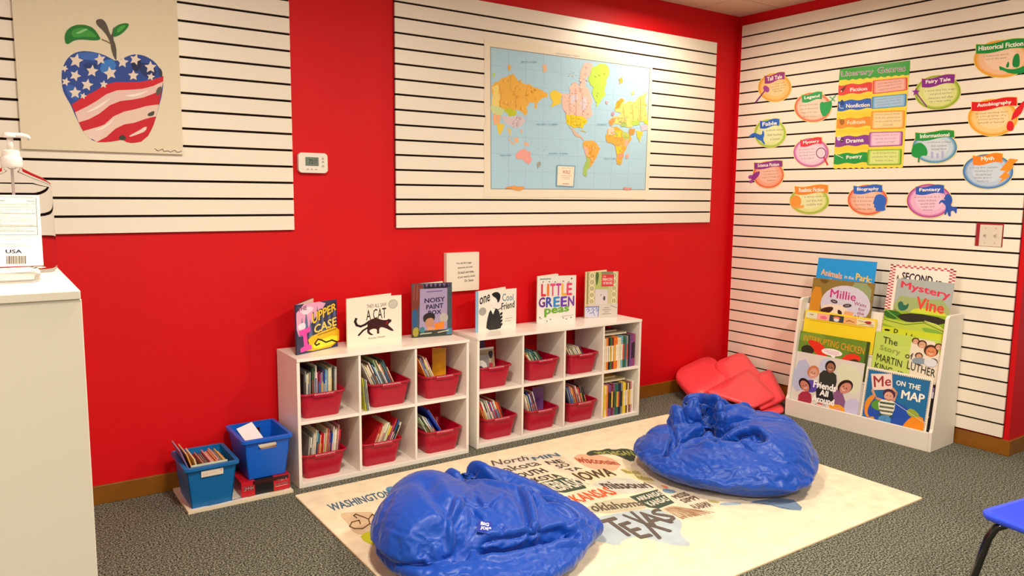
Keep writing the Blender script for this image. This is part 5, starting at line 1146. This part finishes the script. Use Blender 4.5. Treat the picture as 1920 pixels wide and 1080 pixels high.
# sheet of paper in the bright bin
mb = MB(); mb.add([(-.055, -.05, 0), (.03, -.05, 0), (.03, .065, .0), (-.055, .065, 0)], [(0, 1, 2, 3)], '#e6e2e6'); mb.add([(-.055, -.05, -.0006), (.03, -.05, -.0006), (.03, .065, -.0006), (-.055, .065, -.0006)], [(3, 2, 1, 0)], '#d8d4d8')
o = mb.build('paper_sheet', PRINTM); o.matrix_world = Matrix.Translation((-3.455, -.17, .245)) @ Matrix.Rotation(.5, 4, 'Z') @ Matrix.Rotation(.75, 4, 'X') @ Matrix.Rotation(-.2, 4, 'Y'); tag(o, 'white sheet of paper standing in the bright blue bin', 'paper')
mb = MB(); mb.add([(0, 0, 0), (.075, .0, 0), (.08, .1, 0), (.01, .1, 0)], [(0, 1, 2, 3), (3, 2, 1, 0)][:1], '#d8dcc0')
mb.box((0, 0, -.0012), (.075, .1, -.0002), '#cfd4b4'); o = mb.build('paper_sheet', PRINTM); o.matrix_world = Matrix.Translation((-3.455, -.288, .205)) @ Matrix.Rotation(-.08, 4, 'Y') @ Matrix.Rotation(.12, 4, 'X') ; tag(o, 'pale green paper lying behind the hand hole of the bright blue bin', 'paper')
# game box
pre = MB(); gx, gy, gz = .215, .2, .068; pre.box((0, 0, 0), (gx, gy, gz), '#16141a')
for x0, x1 in ((0, .058), (.142, gx)): pre.box((x0-.0003, -.0006, .002), (x1+.0003, gy*.8, gz+.0004), '#c8182a'); 
pre.box((.05, -.001, gz*.72), (gx*.98, -.0002, gz*.98), '#3a1018')
a = Art(z=0); a.text('2000', [(.008, .05), (.052, .048), (.052, .026), (.008, .028)], '#f6e6e0', .03); a.text('2 in 1', [(.16, .052), (.2, .054), (.2, .044), (.16, .042)], '#f6e6e0', .03); a.text('Brain Puzzles', [(.148, .036), (.208, .038), (.208, .026), (.148, .024)], '#f6d8d4', .02); a.line([(.148, .02), (.205, .021)], .0015, '#f0c0b8')
pre.add([(x, -.0014, y) for x, y, z in a.mb.v], a.mb.f, '#f6e6e0')
o = pre.build('game_box', mat('box_print', attr=True, rough=.35)); o.location = (-3.556, -.305, .0128); tag(o, 'red and black cardboard game box under the bright blue bin', 'box')
# paperbacks in the dark blue bin: rows of tops seen from above
cols = [('purple', '#7a6a9a', .26, -.35), ('orange', '#e0a050', .235, -.3), ('cream', '#e4d8a0', .2, -.22), ('brown', '#a04a34', .175, -.1), ('dark red', '#7a2a24', .17, -.1), ('maroon', '#5c2028', .165, -.08), ('black', '#2c2622', .16, -.06), ('pink', '#e07a8a', .176, -.06), ('white', '#ece4d8', .17, -.05), ('coral', '#d8604a', .172, -.05), ('amber', '#d89030', .176, -.04), ('rose', '#e08a98', .18, -.04), ('grey', '#8a8f90', .172, -.02), ('slate', '#5c6a74', .168, 0), ('yellow', '#e8c040', .172, 0), ('gold', '#d8a830', .165, .02)]
x = -.036
for i, (nm, c, h, al) in enumerate(cols):
    th = .0055; mb = book_mb(th, .17, h, c, accent=None); o = mb.build('paperback', BOOKM)
    o.matrix_world = Matrix.Translation((-3.682+x+.008, -.19+random.uniform(-.012, .012), .0195+(th*math.sin(al) if al > 0 else 0))) @ Matrix.Rotation(al, 4, 'Y') @ Matrix.Rotation(0, 4, 'Z'); x += .0064
    tag(o, f'{nm} paperback, {ORD[i]} from the left in the dark blue floor bin', 'book', 'paperbacks in the dark blue bin')
mb = book_mb(.004, .15, .178, '#cfe0c8'); o = mb.build('paperback', BOOKM); o.matrix_world = Matrix.Translation((-3.765+.006, -.2965, .0195)) @ Matrix.Rotation(PI/2, 4, 'Z') @ Matrix.Translation((0, -.075, 0)); tag(o, 'pale green book standing along the front wall of the dark blue floor bin', 'book')

# ------------------------------------------------------------------ coral floor mats piled in the corner
MATM = mat('coral_foam_vinyl', '#f64c56', rough=.3, spec=.5, noise=.03, nscale=5, bump=.08, bscale=30)
def floor_mat(c, th, label, rnd=.1, sag=0.0, n=20):
    """soft slab; c = four world corners (in order), rounded outline, bevelled rim"""
    c = [Vector(p) for p in c]; nrm = (c[1]-c[0]).cross(c[3]-c[0]).normalized()
    if nrm.z < 0: nrm = -nrm
    ctr = sum(c, Vector())/4
    out = rrect(0, 0, 1, 1, rnd, 6); KE = .93 if th > .03 else .975
    def at(u, v, off, k=1.0):
        u = .5+(u-.5)*k; v = .5+(v-.5)*k
        p = c[0]*(1-u)*(1-v)+c[1]*u*(1-v)+c[2]*u*v+c[3]*(1-u)*v
        return p+nrm*off+Vector((0, 0, sag*(4*(u-.5)**2-.5)))-ctr
    rings = [[at(u, v, -th/2, k) for u, v in out] for k in (.02, .5, KE)]+[[at(u, v, -th*.3, .985 if th > .03 else .996) for u, v in out], [at(u, v, 0, 1) for u, v in out], [at(u, v, th*.3, .985 if th > .03 else .996) for u, v in out]]+[[at(u, v, th/2+(.0 if k > .6 else .003), k) for u, v in out] for k in (KE, .5, .02)]
    mb = MB(); mb.loft(rings); o = mb.build('floor_mat', MATM, loc=ctr, smooth=True); tag(o, label, 'floor mat', 'coral floor mats piled in the corner'); return o
floor_mat([(-0.351, -0.186, 0.21), (-0.009, -0.161, 0.25), (-0.144, -0.454, 0.13), (-0.517, -0.475, 0.12)], 0.045, 'coral floor mat at the back of the corner pile, against the slat panel', rnd=0.22)
floor_mat([(-0.566, -0.007, 0.13), (-0.173, -0.022, 0.22), (-0.443, -0.43, 0.15), (-0.736, -0.369, 0.05)], 0.055, 'puffy coral floor mat at the left of the corner pile', rnd=0.3)
floor_mat([(-0.336, -0.385, 0.02), (0.058, -0.342, 0.03), (-0.332, -0.765, 0.02), (-0.572, -0.803, 0.02)], 0.022, 'lowest coral floor mat peeking out beside the white display', rnd=0.1)
floor_mat([(-0.289, -0.363, 0.13), (-0.009, -0.406, 0.17), (-0.245, -0.707, 0.07), (-0.535, -0.73, 0.05)], 0.022, 'coral floor mat second from the top of the corner pile', rnd=0.07)
floor_mat([(-0.735, -0.462, 0.13), (-0.185, -0.36, 0.19), (-0.367, -0.715, 0.1), (-0.616, -0.747, 0.08)], 0.022, 'top coral floor mat of the corner pile', rnd=0.07)


# ------------------------------------------------------------------ cabinet, sanitizer bottle, clear box
CX, CY, CZ = -4.287, -2.07, 1.177
t = empty('cabinet', (-4.9, CY+.4, 0), 'tall white cabinet at the left edge of the photo', 'cabinet')
L = Matrix.Translation((4.9, -CY-.4, 0))
CABM = mat('white_cabinet_laminate', '#e6dfcd', rough=.4, noise=.01, nscale=2)
mb = MB(); mb.box((-5.2, CY+.004, 0), (CX+.0015, CY+.62, CZ-.0165), M=L); mb.build('carcass', CABM, t, bevel=.0015)
mb = MB(); mb.box((-5.2, CY, CZ-.016), (CX, CY+.62, CZ), M=L); mb.build('top_panel', CABM, t, bevel=.0015)

def rrd(w, d, r, z, cx=0, cy=0): return [(x+cx, y+cy, z) for x, y in rrect(-w/2, -d/2, w/2, d/2, r, 6)]
GL = mat('clear_bottle_gel', '#fdfdff', rough=.03, Transmission_Weight=1.0, IOR=1.06)
CAPM = mat('translucent_white_pump', '#f6ece6', rough=.25, Transmission_Weight=.35, IOR=1.3)
bx, by, bz = -4.366, -1.655, CZ+.0008
t = empty('sanitizer_bottle', (bx, by, bz), 'large clear pump bottle with a white back label on the cabinet', 'bottle', M=Matrix.Translation((bx, by, bz)) @ Matrix.Rotation(-.06, 4, 'Z'))
W_, D_b = .148, .085
mb = MB(); mb.loft([rrd(W_*.9, D_b*.85, .028, 0), rrd(W_*.97, D_b*.95, .032, .006), rrd(W_, D_b, .034, .016), rrd(W_*.985, D_b*.98, .034, .10), rrd(W_*.97, D_b*.96, .033, .185), rrd(W_*.94, D_b*.93, .033, .194), rrd(W_*.74, D_b*.8, .03, .206), rrd(W_*.45, D_b*.6, .024, .217), rrd(.036, .036, .0175, .226), rrd(.034, .034, .0165, .238)])
mb.build('bottle_body', GL, t, smooth=True)
a = Art(z=0); lw, lh = .094, .152
H0 = solve_h([(20, 350), (212, 350), (228, 722), (30, 728)], [(0, lh), (lw, lh), (lw, 0), (0, 0)]); a = Art(H0, z=0)
a.text('Drug Facts', (28, 362, 40, 8), '#2a2a2a', .03); a.line([(26, 358), (195, 362)], 1.4, '#444444'); a.text('Active ingredient', (28, 376, 60, 6), '#2a2a2a', .03); a.text('Purpose', (168, 378, 26, 6), '#2a2a2a', .03)
yy = 392
for k, ln in enumerate(['Use  to decrease bacteria on the skin that could', 'cause disease; recommended for repeated use', 'Warnings', 'For external use only. Flammable. Keep away from', 'fire or flame', 'Do not use in children less than 2 months of age', 'on open skin wounds', 'When using this product keep out of eyes', 'Stop use and ask a doctor if irritation occurs', 'Keep out of reach of children. If swallowed get', 'medical help', 'Directions place enough product on your palm', 'to thoroughly cover your hands', 'rub hands together briskly until dry', 'Inactive ingredients water, glycerin, carbomer']):
    a.text(ln, (30, yy, min(165, len(ln)*3.6), 6), '#55545c', .0, 1, False); yy += 10.2
    if k in (1, 4, 10, 13): a.line([(26, yy-1.5), (200, yy+1)], 1.2, '#444444', False)
for l in ([(24, 356), (28, 556)], [(200, 362), (206, 556)], [(28, 556), (206, 556)], [(28, 512), (204, 512)]): a.line(l, 1.6, '#444444', False)
for y, w in ((566, 150), (578, 60), (604, 90), (614, 130)): a.line([(110-w/2, y), (110+w/2, y)], 1.3, '#8a8690', False)
a.text('USA', (84, 634, 62, 20), '#22285c', .03)
bxx = 86
for w in [3, 1, 2, 5, 1, 3, 1, 4, 2, 1, 3, 2, 1, 1, 4, 1, 2, 3, 1, 2, 1, 4]:
    a.rect(bxx, 668, bxx+w*.9, 712, '#4a4744', False); bxx += w*.9+1.5
pre = MB(); pre.box((0, -.0003, 0), (lw, .0003, lh), '#fbf4ea'); pre.add([(x, -.0006-z*.01, y) for x, y, z in a.mb.v], a.mb.f, '#000000'); pre.c[8:] = a.mb.c
o = pre.build('back_label', mat('label_print', attr=True, rough=.4), t); o.location = (-.047, -D_b/2-.0011, .016); o['label'] = 'white printed back label'
def cyl(r, z, n=24): return [(r*math.cos(2*PI*k/n), r*math.sin(2*PI*k/n), z) for k in range(n)]
mb = MB(); mb.loft([cyl(.0195, .226), cyl(.0205, .228), cyl(.0205, .246), cyl(.019, .249), cyl(.0165, .251), cyl(.0165, .262), cyl(.013, .264)]); mb.build('collar', CAPM, t, smooth=True, bevel=.0005)
mb = MB(); mb.loft([cyl(.0062, .26, 12), cyl(.0062, .292, 12)]); mb.build('pump_stem', CAPM, t, smooth=True)
mb = MB(); mb.loft([cyl(.013, .290), cyl(.0135, .292), cyl(.0125, .299), cyl(.006, .301)]); mb.tube([(0, 0, .295), (.02, -.004, .2955), (.032, -.006, .293), (.036, -.007, .288)], [.006, .0055, .005, .004], n=10); mb.build('pump_head', CAPM, t, smooth=True)
mb = MB(); mb.tube([(0, 0, .225), (0, .002, .12), (.012, .004, .02)], .0028, n=8); mb.build('dip_tube', CAPM, t, smooth=True)
# small clear box in front of the bottle
CLR = mat('clear_box_plastic', '#f6f6f6', rough=.08, Transmission_Weight=.85, IOR=1.12)
t = empty('clear_box', (-4.405, -1.86, CZ+.0005), 'small clear plastic box with rounded end in front of the bottle', 'box', M=Matrix.Translation((-4.405, -1.87, CZ+.0005)) @ Matrix.Rotation(.05, 4, 'Z'))
mb = MB(); mb.loft([rrd(.13, .05, .018, 0), rrd(.135, .055, .02, .004), rrd(.135, .055, .02, .022), rrd(.125, .045, .016, .026)]); mb.build('box_shell', CLR, t, smooth=True, bevel=.001)
mb = MB()
for x, y, r in ((.058, -.012, .003), (.062, .0, .0025), (.056, .012, .0025)): mb.prism([(x+r*math.cos(k*PI/4), y+r*.7*math.sin(k*PI/4)) for k in range(8)], .0265, .0275, '#3a3a40')
mb.build('catch', mat('dark_catch', attr=True), t)
mb = MB()
for k in range(6): mb.box((-.055+k*.018, -.014, .026), (-.041+k*.018, .014, .0268), '#d9d4d0')
mb.build('lid_panel', mat('lid_print', attr=True, rough=.3), t)

# ------------------------------------------------------------------ blue school chair at the lower right
BLUEP = mat('blue_chair_plastic', '#2c4ee0', rough=.28, spec=.5)
TUBE = mat('black_gloss_tube', '#0c0c0e', rough=.15, spec=.6, coat=.5)
SZ = .375
t = empty('school_chair', (-1.72, -2.79, 0), 'blue plastic school chair with black tube legs at the right edge', 'chair', M=Matrix.Translation((-1.69, -2.79, 0)) @ Matrix.Rotation(math.radians(-8), 4, 'Z'))
# local +x points to the chair back, -x is the front edge
def seat_shape():
    mb = MB(); n = 14; rings = []
    W0, W1, Dp = .19, .17, .19
    pts = []
    base_ = rrect(-Dp, -W0, Dp, W0, .035, 6)
    def top(x, y): return .012*((x/Dp)**2*(1 if x > 0 else -.6))+.010*(y/W0)**2-.012
    def ring(k, dz): return [(x*k, y*k*(1-.06*(x/Dp)), SZ+top(x*k, y*k)+dz) for x, y in base_]
    rings = [ring(.02, -.008), ring(.5, -.008), ring(.93, -.010), ring(.985, -.018), ring(1.0, -.016), ring(1.005, -.004), ring(.985, .0), ring(.9, .0), ring(.5, .0), ring(.02, .0)]
    mb.loft(rings); return mb
seat_shape().build('seat', BLUEP, t, smooth=True)
mb = MB(); rr_ = []
for i in range(9):
    v = i/8; z = SZ+.13+v*.24; x = .205+.05*v; w = .17*(1-.15*v)+.0
    rr_.append([(x+.035*(1-(u)**2)-.03+(.006 if s else 0), u*w, z) for s, rng in ((0, [-1+2*k/12 for k in range(13)]), (1, [1-2*k/12 for k in range(13)])) for u in rng])
mb.loft(rr_); mb.build('backrest', BLUEP, t, smooth=True)
for s in (-1, 1):
    mb = MB(); mb.tube([(-.12, s*.1, SZ-.030), (-.15, s*.125, SZ-.032), (-.175, s*.15, SZ-.05), (-.185, s*.165, SZ-.09), (-.20, s*.19, .15), (-.215, s*.205, .012)], .0125, n=12); mb.build('leg', TUBE, t, smooth=True)
    mb = MB(); mb.tube([(-.12, s*.1, SZ-.030), (.12, s*.12, SZ-.030), (.16, s*.14, SZ-.05), (.185, s*.16, .2), (.23, s*.19, .012)], .0125, n=12); mb.build('leg', TUBE, t, smooth=True)
    mb = MB(); mb.tube([(.12, s*.125, SZ-.03), (.19, s*.13, SZ+.02), (.20, s*.13, SZ+.1), (.225, s*.12, SZ+.3)], .009, n=12); mb.build('back_post', TUBE, t, smooth=True)
# ------------------------------------------------------------------ blue bean bags
from mathutils import noise
NYLON = mat('blue_nylon', '#0046b2', rough=.42, spec=.45, bump=.05, bscale=900, Sheen_Weight=.25, Sheen_Roughness=.4)
# crease lines: depth, width, points (across, away) in the bag frame
FOLDS_NEAR = [
    (0.065, 0.03, [(-0.128, 0.351), (-0.083, 0.294), (-0.029, 0.24), (0.049, 0.187), (0.15, 0.135), (0.248, 0.08), (0.376, 0.006)]),
    (0.05, 0.018, [(-0.009, -0.256), (0.066, -0.25), (0.158, -0.21), (0.254, -0.148), (0.322, -0.123)]),
    (0.014, 0.03, [(-0.23, 0.006), (-0.183, -0.119), (-0.119, -0.197), (-0.104, -0.24)]),
    (0.012, 0.025, [(-0.233, -0.28), (-0.155, -0.267), (-0.102, -0.289), (-0.071, -0.28), (-0.051, -0.29)]),
    (-0.012, 0.012, [(-0.09, -0.113), (-0.118, -0.218), (-0.115, -0.278)]),
    (0.009, 0.009, [(-0.082, -0.094), (-0.044, -0.128), (-0.011, -0.17)]),
    (0.008, 0.008, [(-0.077, -0.095), (-0.025, -0.105), (0.026, -0.093), (0.07, -0.01)]),
    (-0.014, 0.013, [(0.147, 0.061), (0.168, -0.012), (0.176, -0.124), (0.184, -0.214)]),
    (0.01, 0.02, [(0.12, 0.013), (0.15, -0.081), (0.155, -0.165)]),
    (0.006, 0.01, [(-0.11, -0.296), (-0.067, -0.273), (-0.019, -0.229)]),
    (0.006, 0.008, [(0.036, -0.057), (0.026, -0.114)]),
    (-0.008, 0.01, [(0.184, -0.214), (0.303, -0.124), (0.405, 0.005)]),
    (-0.008, 0.012, [(0.147, 0.061), (0.231, 0.058), (0.331, -0.038)]),
    (0.012, 0.007, [(-0.036, -0.033), (-0.024, -0.07), (-0.011, -0.093)]),
    (0.008, 0.014, [(-0.228, -0.291), (-0.188, -0.302), (-0.169, -0.321)]),
    (0.006, 0.012, [(-0.338, -0.019), (-0.351, -0.101), (-0.36, -0.142)]),
    (0.007, 0.009, [(0.058, -0.185), (0.062, -0.238)]),
]
FOLDS_FAR = [
    (0.055, 0.03, [(-0.245, 0.231), (-0.193, 0.177), (-0.139, 0.209), (-0.092, 0.149), (-0.057, 0.061)]),
    (0.05, 0.028, [(-0.057, 0.061), (-0.019, 0.012), (0.033, -0.026)]),
    (0.07, 0.026, [(-0.091, -0.113), (-0.03, -0.14), (0.044, -0.14), (0.109, -0.122), (0.162, -0.154)]),
    (0.03, 0.018, [(-0.078, 0.036), (-0.137, -0.026), (-0.196, -0.083)]),
    (0.03, 0.016, [(-0.23, -0.042), (-0.236, -0.166), (-0.258, -0.207)]),
    (0.02, 0.014, [(-0.076, 0.181), (-0.031, 0.148), (0.043, 0.22), (0.087, 0.277)]),
    (0.016, 0.02, [(0.108, 0.063), (0.134, 0.094), (0.222, 0.1), (0.321, 0.125)]),
    (0.006, 0.008, [(-0.406, -0.146), (-0.342, -0.16), (-0.279, -0.188)]),
    (0.006, 0.008, [(-0.054, -0.146), (-0.033, -0.187), (-0.011, -0.215)]),
    (0.006, 0.008, [(0.162, -0.154), (0.211, -0.139)]),
    (0.007, 0.009, [(-0.281, -0.168), (-0.265, -0.217)]),
    (0.006, 0.009, [(-0.216, -0.148), (-0.149, -0.158), (-0.087, -0.188)]),
    (0.01, 0.01, [(-0.176, 0.219), (-0.154, 0.155)]),
    (0.01, 0.01, [(-0.13, 0.174), (-0.095, 0.143)]),
    (0.012, 0.01, [(-0.216, 0.124), (-0.164, 0.068), (-0.124, 0.12)]),
    (0.008, 0.008, [(-0.204, 0.028), (-0.162, 0.042)]),
    (-0.012, 0.014, [(0.044, 0.225), (0.12, 0.271), (0.185, 0.281), (0.253, 0.232), (0.329, 0.164)]),
    (-0.01, 0.012, [(-0.021, 0.168), (-0.039, 0.068), (-0.021, 0.058)]),
    (0.012, 0.012, [(0.013, 0.128), (-0.006, 0.037), (0.046, 0.047), (0.114, 0.106)]),
    (-0.008, 0.012, [(0.006, -0.023), (0.067, -0.021), (0.113, 0.047)]),
    (0.007, 0.008, [(-0.366, 0.046), (-0.32, -0.029), (-0.313, -0.099)]),
    (0.01, 0.01, [(-0.305, 0.292), (-0.26, 0.076), (-0.23, -0.042)]),
]

def fold_mesh(me, folds, amt, seed=0, wamp=0.0):
    n = len(me.vertices); co = np.empty(n*3); me.vertices.foreach_get('co', co); co = co.reshape(-1, 3)
    no = np.empty(n*3); me.vertices.foreach_get('normal', no); no = no.reshape(-1, 3)
    disp = np.zeros(n); topw = np.clip((no[:, 2]+.35)/.5, 0, 1)
    for dep, w, pts in folds:
        P = np.array(pts); best = np.full(n, 1e9); tt = np.zeros(n); L = len(P)-1
        for i in range(L):
            a = P[i]; d = P[i+1]-a; t = np.clip(((co[:, :2]-a) @ d)/(d @ d), 0, 1); q = a+t[:, None]*d
            e = np.hypot(*(co[:, :2]-q).T); m = e < best; best[m] = e[m]; tt[m] = (i+t[m])/L
        prof = np.exp(-(best/w)**1.5); ends = np.clip(np.minimum(tt, 1-tt)*6+.35, 0, 1)
        side = 1.25*np.exp(-((best-w*1.7)/(w*.8))**2)*.22
        disp += (-prof*dep+side*dep)*ends*topw*amt
    if wamp:
        for i in range(n):
            x, y, z = co[i]
            if no[i, 2] < -.4: continue
            a1 = noise.noise(Vector((x*5+seed, y*5, z*5)))*2.5; c, s_ = math.cos(a1), math.sin(a1)
            k = 1-abs(noise.noise(Vector(((x*c+y*s_)*15, (y*c-x*s_)*3.5+seed, z*6))))*3.2
            m_ = max(0, noise.noise(Vector((x*4+9, y*4, z*4+seed)))+.25)
            disp[i] += max(k, 0)**3*.0042*wamp*m_
    co2 = co+no*disp[:, None]; co2[:, 2] = np.maximum(co2[:, 2], 0)
    me.vertices.foreach_set('co', co2.ravel()); me.update()
def drape(o, me, seed, grow, frames):
    """let slack cloth settle over the filling so real wrinkles form, then freeze it"""
    n = len(me.vertices); co = np.empty(n*3); me.vertices.foreach_get('co', co); co = co.reshape(-1, 3)
    no = np.empty(n*3); me.vertices.foreach_get('normal', no); no = no.reshape(-1, 3)
    inner = me.copy(); ci = co-no*.006; ci[:, 2] = np.maximum(ci[:, 2], -.02); inner.vertices.foreach_set('co', ci.ravel()); inner.update()
    io = bpy.data.objects.new('filling', inner); COL.objects.link(io)
    fl = MB(); fl.box((-1, -1, -.1), (1, 1, -.002)); fo = fl.build('ground', NYLON)
    for x in (io, fo):
        c = x.modifiers.new('c', 'COLLISION'); x.collision.thickness_outer = .0025; x.collision.cloth_friction = 12; x.collision.damping = .6
    rs = np.random.RandomState(seed); c2 = co+no*(.005+.003*rs.rand(n))[:, None]; c2[:, 2] = np.maximum(c2[:, 2], .004)
    me.vertices.foreach_set('co', c2.ravel()); me.update()
    cm = o.modifiers.new('cloth', 'CLOTH'); st = cm.settings
    st.quality = 5; st.mass = .25; st.air_damping = 3; st.tension_stiffness = 25; st.compression_stiffness = 25; st.shear_stiffness = 12; st.bending_stiffness = .25
    vg = o.vertex_groups.new(name='pin')
    for i in range(n):
        w = min(1, max(0, (.085-c2[i, 2])/.05))
        if w > 0: vg.add([i], w, 'ADD')
    st.vertex_group_mass = 'pin'; st.pin_stiffness = .6; st.effector_weights.gravity = .45
    st.shrink_min = -grow; st.shrink_max = -grow
    cm.collision_settings.distance_min = .003; cm.collision_settings.collision_quality = 2; cm.collision_settings.use_self_collision = False
    cm.point_cache.frame_start = 1; cm.point_cache.frame_end = frames+2
    scene.frame_start = 1; scene.frame_end = frames+2
    for fr in range(1, frames+1): scene.frame_set(fr)
    sb = o.modifiers.new('fine', 'SUBSURF'); sb.levels = 1; sb.render_levels = 1
    dg = bpy.context.evaluated_depsgraph_get(); nm = bpy.data.meshes.new_from_object(o.evaluated_get(dg))
    o.modifiers.clear(); o.vertex_groups.clear(); scene.frame_set(1)
    old = o.data; o.data = nm; bpy.data.meshes.remove(old)
    for x in (io, fo): m = x.data; bpy.data.objects.remove(x); bpy.data.meshes.remove(m)
    k = len(nm.vertices); cc = np.empty(k*3); nm.vertices.foreach_get('co', cc); cc = cc.reshape(-1, 3); cc[:, 2] = np.maximum(cc[:, 2], 0)
    nm.vertices.foreach_set('co', cc.ravel()); nm.polygons.foreach_set('use_smooth', [True]*len(nm.polygons)); nm.update()
def bean_bag(center, yaw, lobes, rolls, folds, seed, label, voxel=.0105, smooth_it=3, grow=.06, frames=18, after=.55, wamp=1.0):
    mb = MB()
    def ball(c, r, rz=0, n=20, m=14):
        rings = []
        for i in range(1, m):
            t = PI*i/m; rings.append([(c[0]+r[0]*math.sin(t)*math.cos(2*PI*k/n)*math.cos(rz)-r[1]*math.sin(t)*math.sin(2*PI*k/n)*math.sin(rz),
                                       c[1]+r[0]*math.sin(t)*math.cos(2*PI*k/n)*math.sin(rz)+r[1]*math.sin(t)*math.sin(2*PI*k/n)*math.cos(rz), c[2]-r[2]*math.cos(t)) for k in range(n)])
        mb.loft(rings)
    for l in lobes: ball(l[:3], l[3:6], l[6] if len(l) > 6 else 0)
    for path in rolls:
        for (p, q) in zip(path, path[1:]):
            for s in range(6):
                u = s/6; ball([p[i]*(1-u)+q[i]*u for i in range(3)], [p[3]*(1-u)+q[3]*u]*3, n=14, m=10)
    o = mb.build('bean_bag', NYLON)
    r = o.modifiers.new('r', 'REMESH'); r.mode = 'VOXEL'; r.voxel_size = voxel
    s = o.modifiers.new('s', 'SMOOTH'); s.iterations = smooth_it; s.factor = .6
    dg = bpy.context.evaluated_depsgraph_get(); me = bpy.data.meshes.new_from_object(o.evaluated_get(dg))
    o.modifiers.clear(); old = o.data; o.data = me; bpy.data.meshes.remove(old)
    fold_mesh(me, folds, 1.0)
    drape(o, me, seed, grow, frames)
    me = o.data
    fold_mesh(me, folds, after, seed, wamp)
    me.polygons.foreach_set('use_smooth', [True]*len(me.polygons)); me.update()
    ca = me.color_attributes.get('Col')
    if ca: me.color_attributes.remove(ca)
    o.matrix_world = Matrix.Translation(center) @ Matrix.Rotation(yaw, 4, 'Z')
    # light smoothing keeps the cloth soft
    tag(o, label, 'bean bag'); return o
RZ = .0106
near = bean_bag((-2.92, -1.30, RZ), math.atan2(-.5401, .8416), [
    (-.01, -.02, .055, .40, .38, .075), (-.20, -.03, .125, .205, .27, .15), (-.22, .05, .155, .155, .17, .125), (.0, .0, .09, .26, .26, .13), (.20, -.01, .07, .215, .20, .085), (.03, -.24, .045, .25, .13, .055), (.30, .02, .06, .12, .09, .05)],
    [[(-.16, .26, .13, .05), (-.09, .30, .17, .052), (.0, .31, .165, .05), (.10, .30, .145, .048), (.24, .245, .11, .042), (.37, .13, .085, .036), (.43, .06, .065, .026)], [(.43, .05, .055, .03), (.34, -.03, .05, .045)]],
    FOLDS_NEAR, 3, 'large blue bean bag with a small tag at the front left of the rug', after=.8, wamp=.5)
far = bean_bag((-1.5, -1.25, RZ), math.atan2(-.7736, .6337), [
    (0.0, -.01, .075, .405, .37, .09), (.20, .01, .125, .21, .29, .14), (.08, -.19, .09, .30, .18, .105), (-.28, .0, .085, .14, .19, .08), (-.29, .07, .12, .085, .09, .065), (-.18, .05, .155, .085, .06, .055),
    (-.13, .20, .225, .095, .10, .10), (-.04, .19, .23, .09, .08, .085), (.06, .20, .20, .12, .10, .09), (.18, .17, .16, .15, .14, .10), (.06, .01, .155, .09, .07, .05), (.03, .10, .215, .07, .055, .06), (.27, .08, .14, .14, .2, .12), (-.22, .16, .19, .06, .07, .07)],
    [], FOLDS_FAR, 8, 'blue bean bag with deep crumpled folds beside the coral mats', smooth_it=2, grow=.08, after=1.0, wamp=.45)
# the small tag sewn on the near bag, placed on its surface
bpy.context.view_layer.update()
from mathutils.bvhtree import BVHTree
def on_surface(o, p):
    dg = bpy.context.evaluated_depsgraph_get(); bv = BVHTree.FromObject(o, dg); q = bv.ray_cast(Vector((p[0], p[1], 1)), Vector((0, 0, -1))); return q[0], q[1]
q, nn = on_surface(near, (.0, -.2))
pre = MB(); pre.prism(rrect(-.026, -.03, .026, .03, .004, 3), 0, .0012, '#0b2f9c'); a = Art(z=.0014)
a.text('BIG', [(-.016, .022), (.014, .022), (.014, .006), (-.016, .006)], '#f4f2f0', .06); a.text('JOE', [(-.014, .001), (.016, .001), (.016, -.017), (-.014, -.017)], '#f4f2f0', .06); a.ell(.02, .0, .004, .004, '#f4f2f0', n=8)
tg = joined(a, pre).build('sewn_tag', mat('tag_print', attr=True, rough=.5)); tg.parent = near; tg['label'] = 'small blue tag with white lettering'
zax = nn.normalized(); xax = (Vector((.85, -.15, 0))-zax*zax.dot(Vector((.85, -.15, 0)))).normalized(); yax = zax.cross(xax)
Mt = Matrix((xax, yax, zax)).transposed().to_4x4(); Mt.translation = q+zax*.004; tg.matrix_local = Mt @ Matrix.Rotation(-.15, 4, 'X')
# ------------------------------------------------------------------ light and camera
def area(name, loc, size, power, color='#fff1dc', rot=(0, 0, 0), spread=180):
    l = bpy.data.lights.new(name, 'AREA'); l.shape = 'DISK'; l.size = size; l.energy = power; l.color = lin(color)[:3]; l.spread = math.radians(spread)
    o = bpy.data.objects.new(name, l); COL.objects.link(o); o.location = loc; o.rotation_euler = rot; return o
area('ceiling_spot', (-.95, -.5, 2.5), .16, 14)
area("ceiling_lamp", (-3.6, -2.1, 2.55), .3, 60)
area('ceiling_lamp', (-1.5, -2.6, 2.55), .3, 50)
area('ceiling_lamp', (-3.0, -4.6, 2.55), .6, 68)
area('ceiling_lamp', (-5.6, -3.0, 2.55), .6, 50)
w = bpy.data.worlds.new('world'); scene.world = w; w.use_nodes = True
w.node_tree.nodes['Background'].inputs['Color'].default_value = lin('#fff2e4'); w.node_tree.nodes['Background'].inputs['Strength'].default_value = .5

cam = bpy.data.cameras.new('camera'); co = bpy.data.objects.new('camera', cam); COL.objects.link(co)
f = 1435.65; cam.sensor_width = 36; cam.lens = 36*f/1920; cam.clip_start = .05
yaw, pitch, roll = .6048, -.1223, .0103
fw = Vector((math.sin(yaw)*math.cos(pitch), math.cos(yaw)*math.cos(pitch), math.sin(pitch)))
r0 = Vector((math.cos(yaw), -math.sin(yaw), 0)); u0 = r0.cross(fw)
r = r0*math.cos(roll)+u0*math.sin(roll); u = -r0*math.sin(roll)+u0*math.cos(roll)
M = Matrix((r, u, -fw)).transposed().to_4x4(); M.translation = (-4.4259, -3.6467, 1.3588)
co.matrix_world = M
scene.camera = co
scene.view_settings.view_transform = 'Standard'; scene.view_settings.look = 'None'; scene.view_settings.exposure = 0; scene.view_settings.gamma = 1
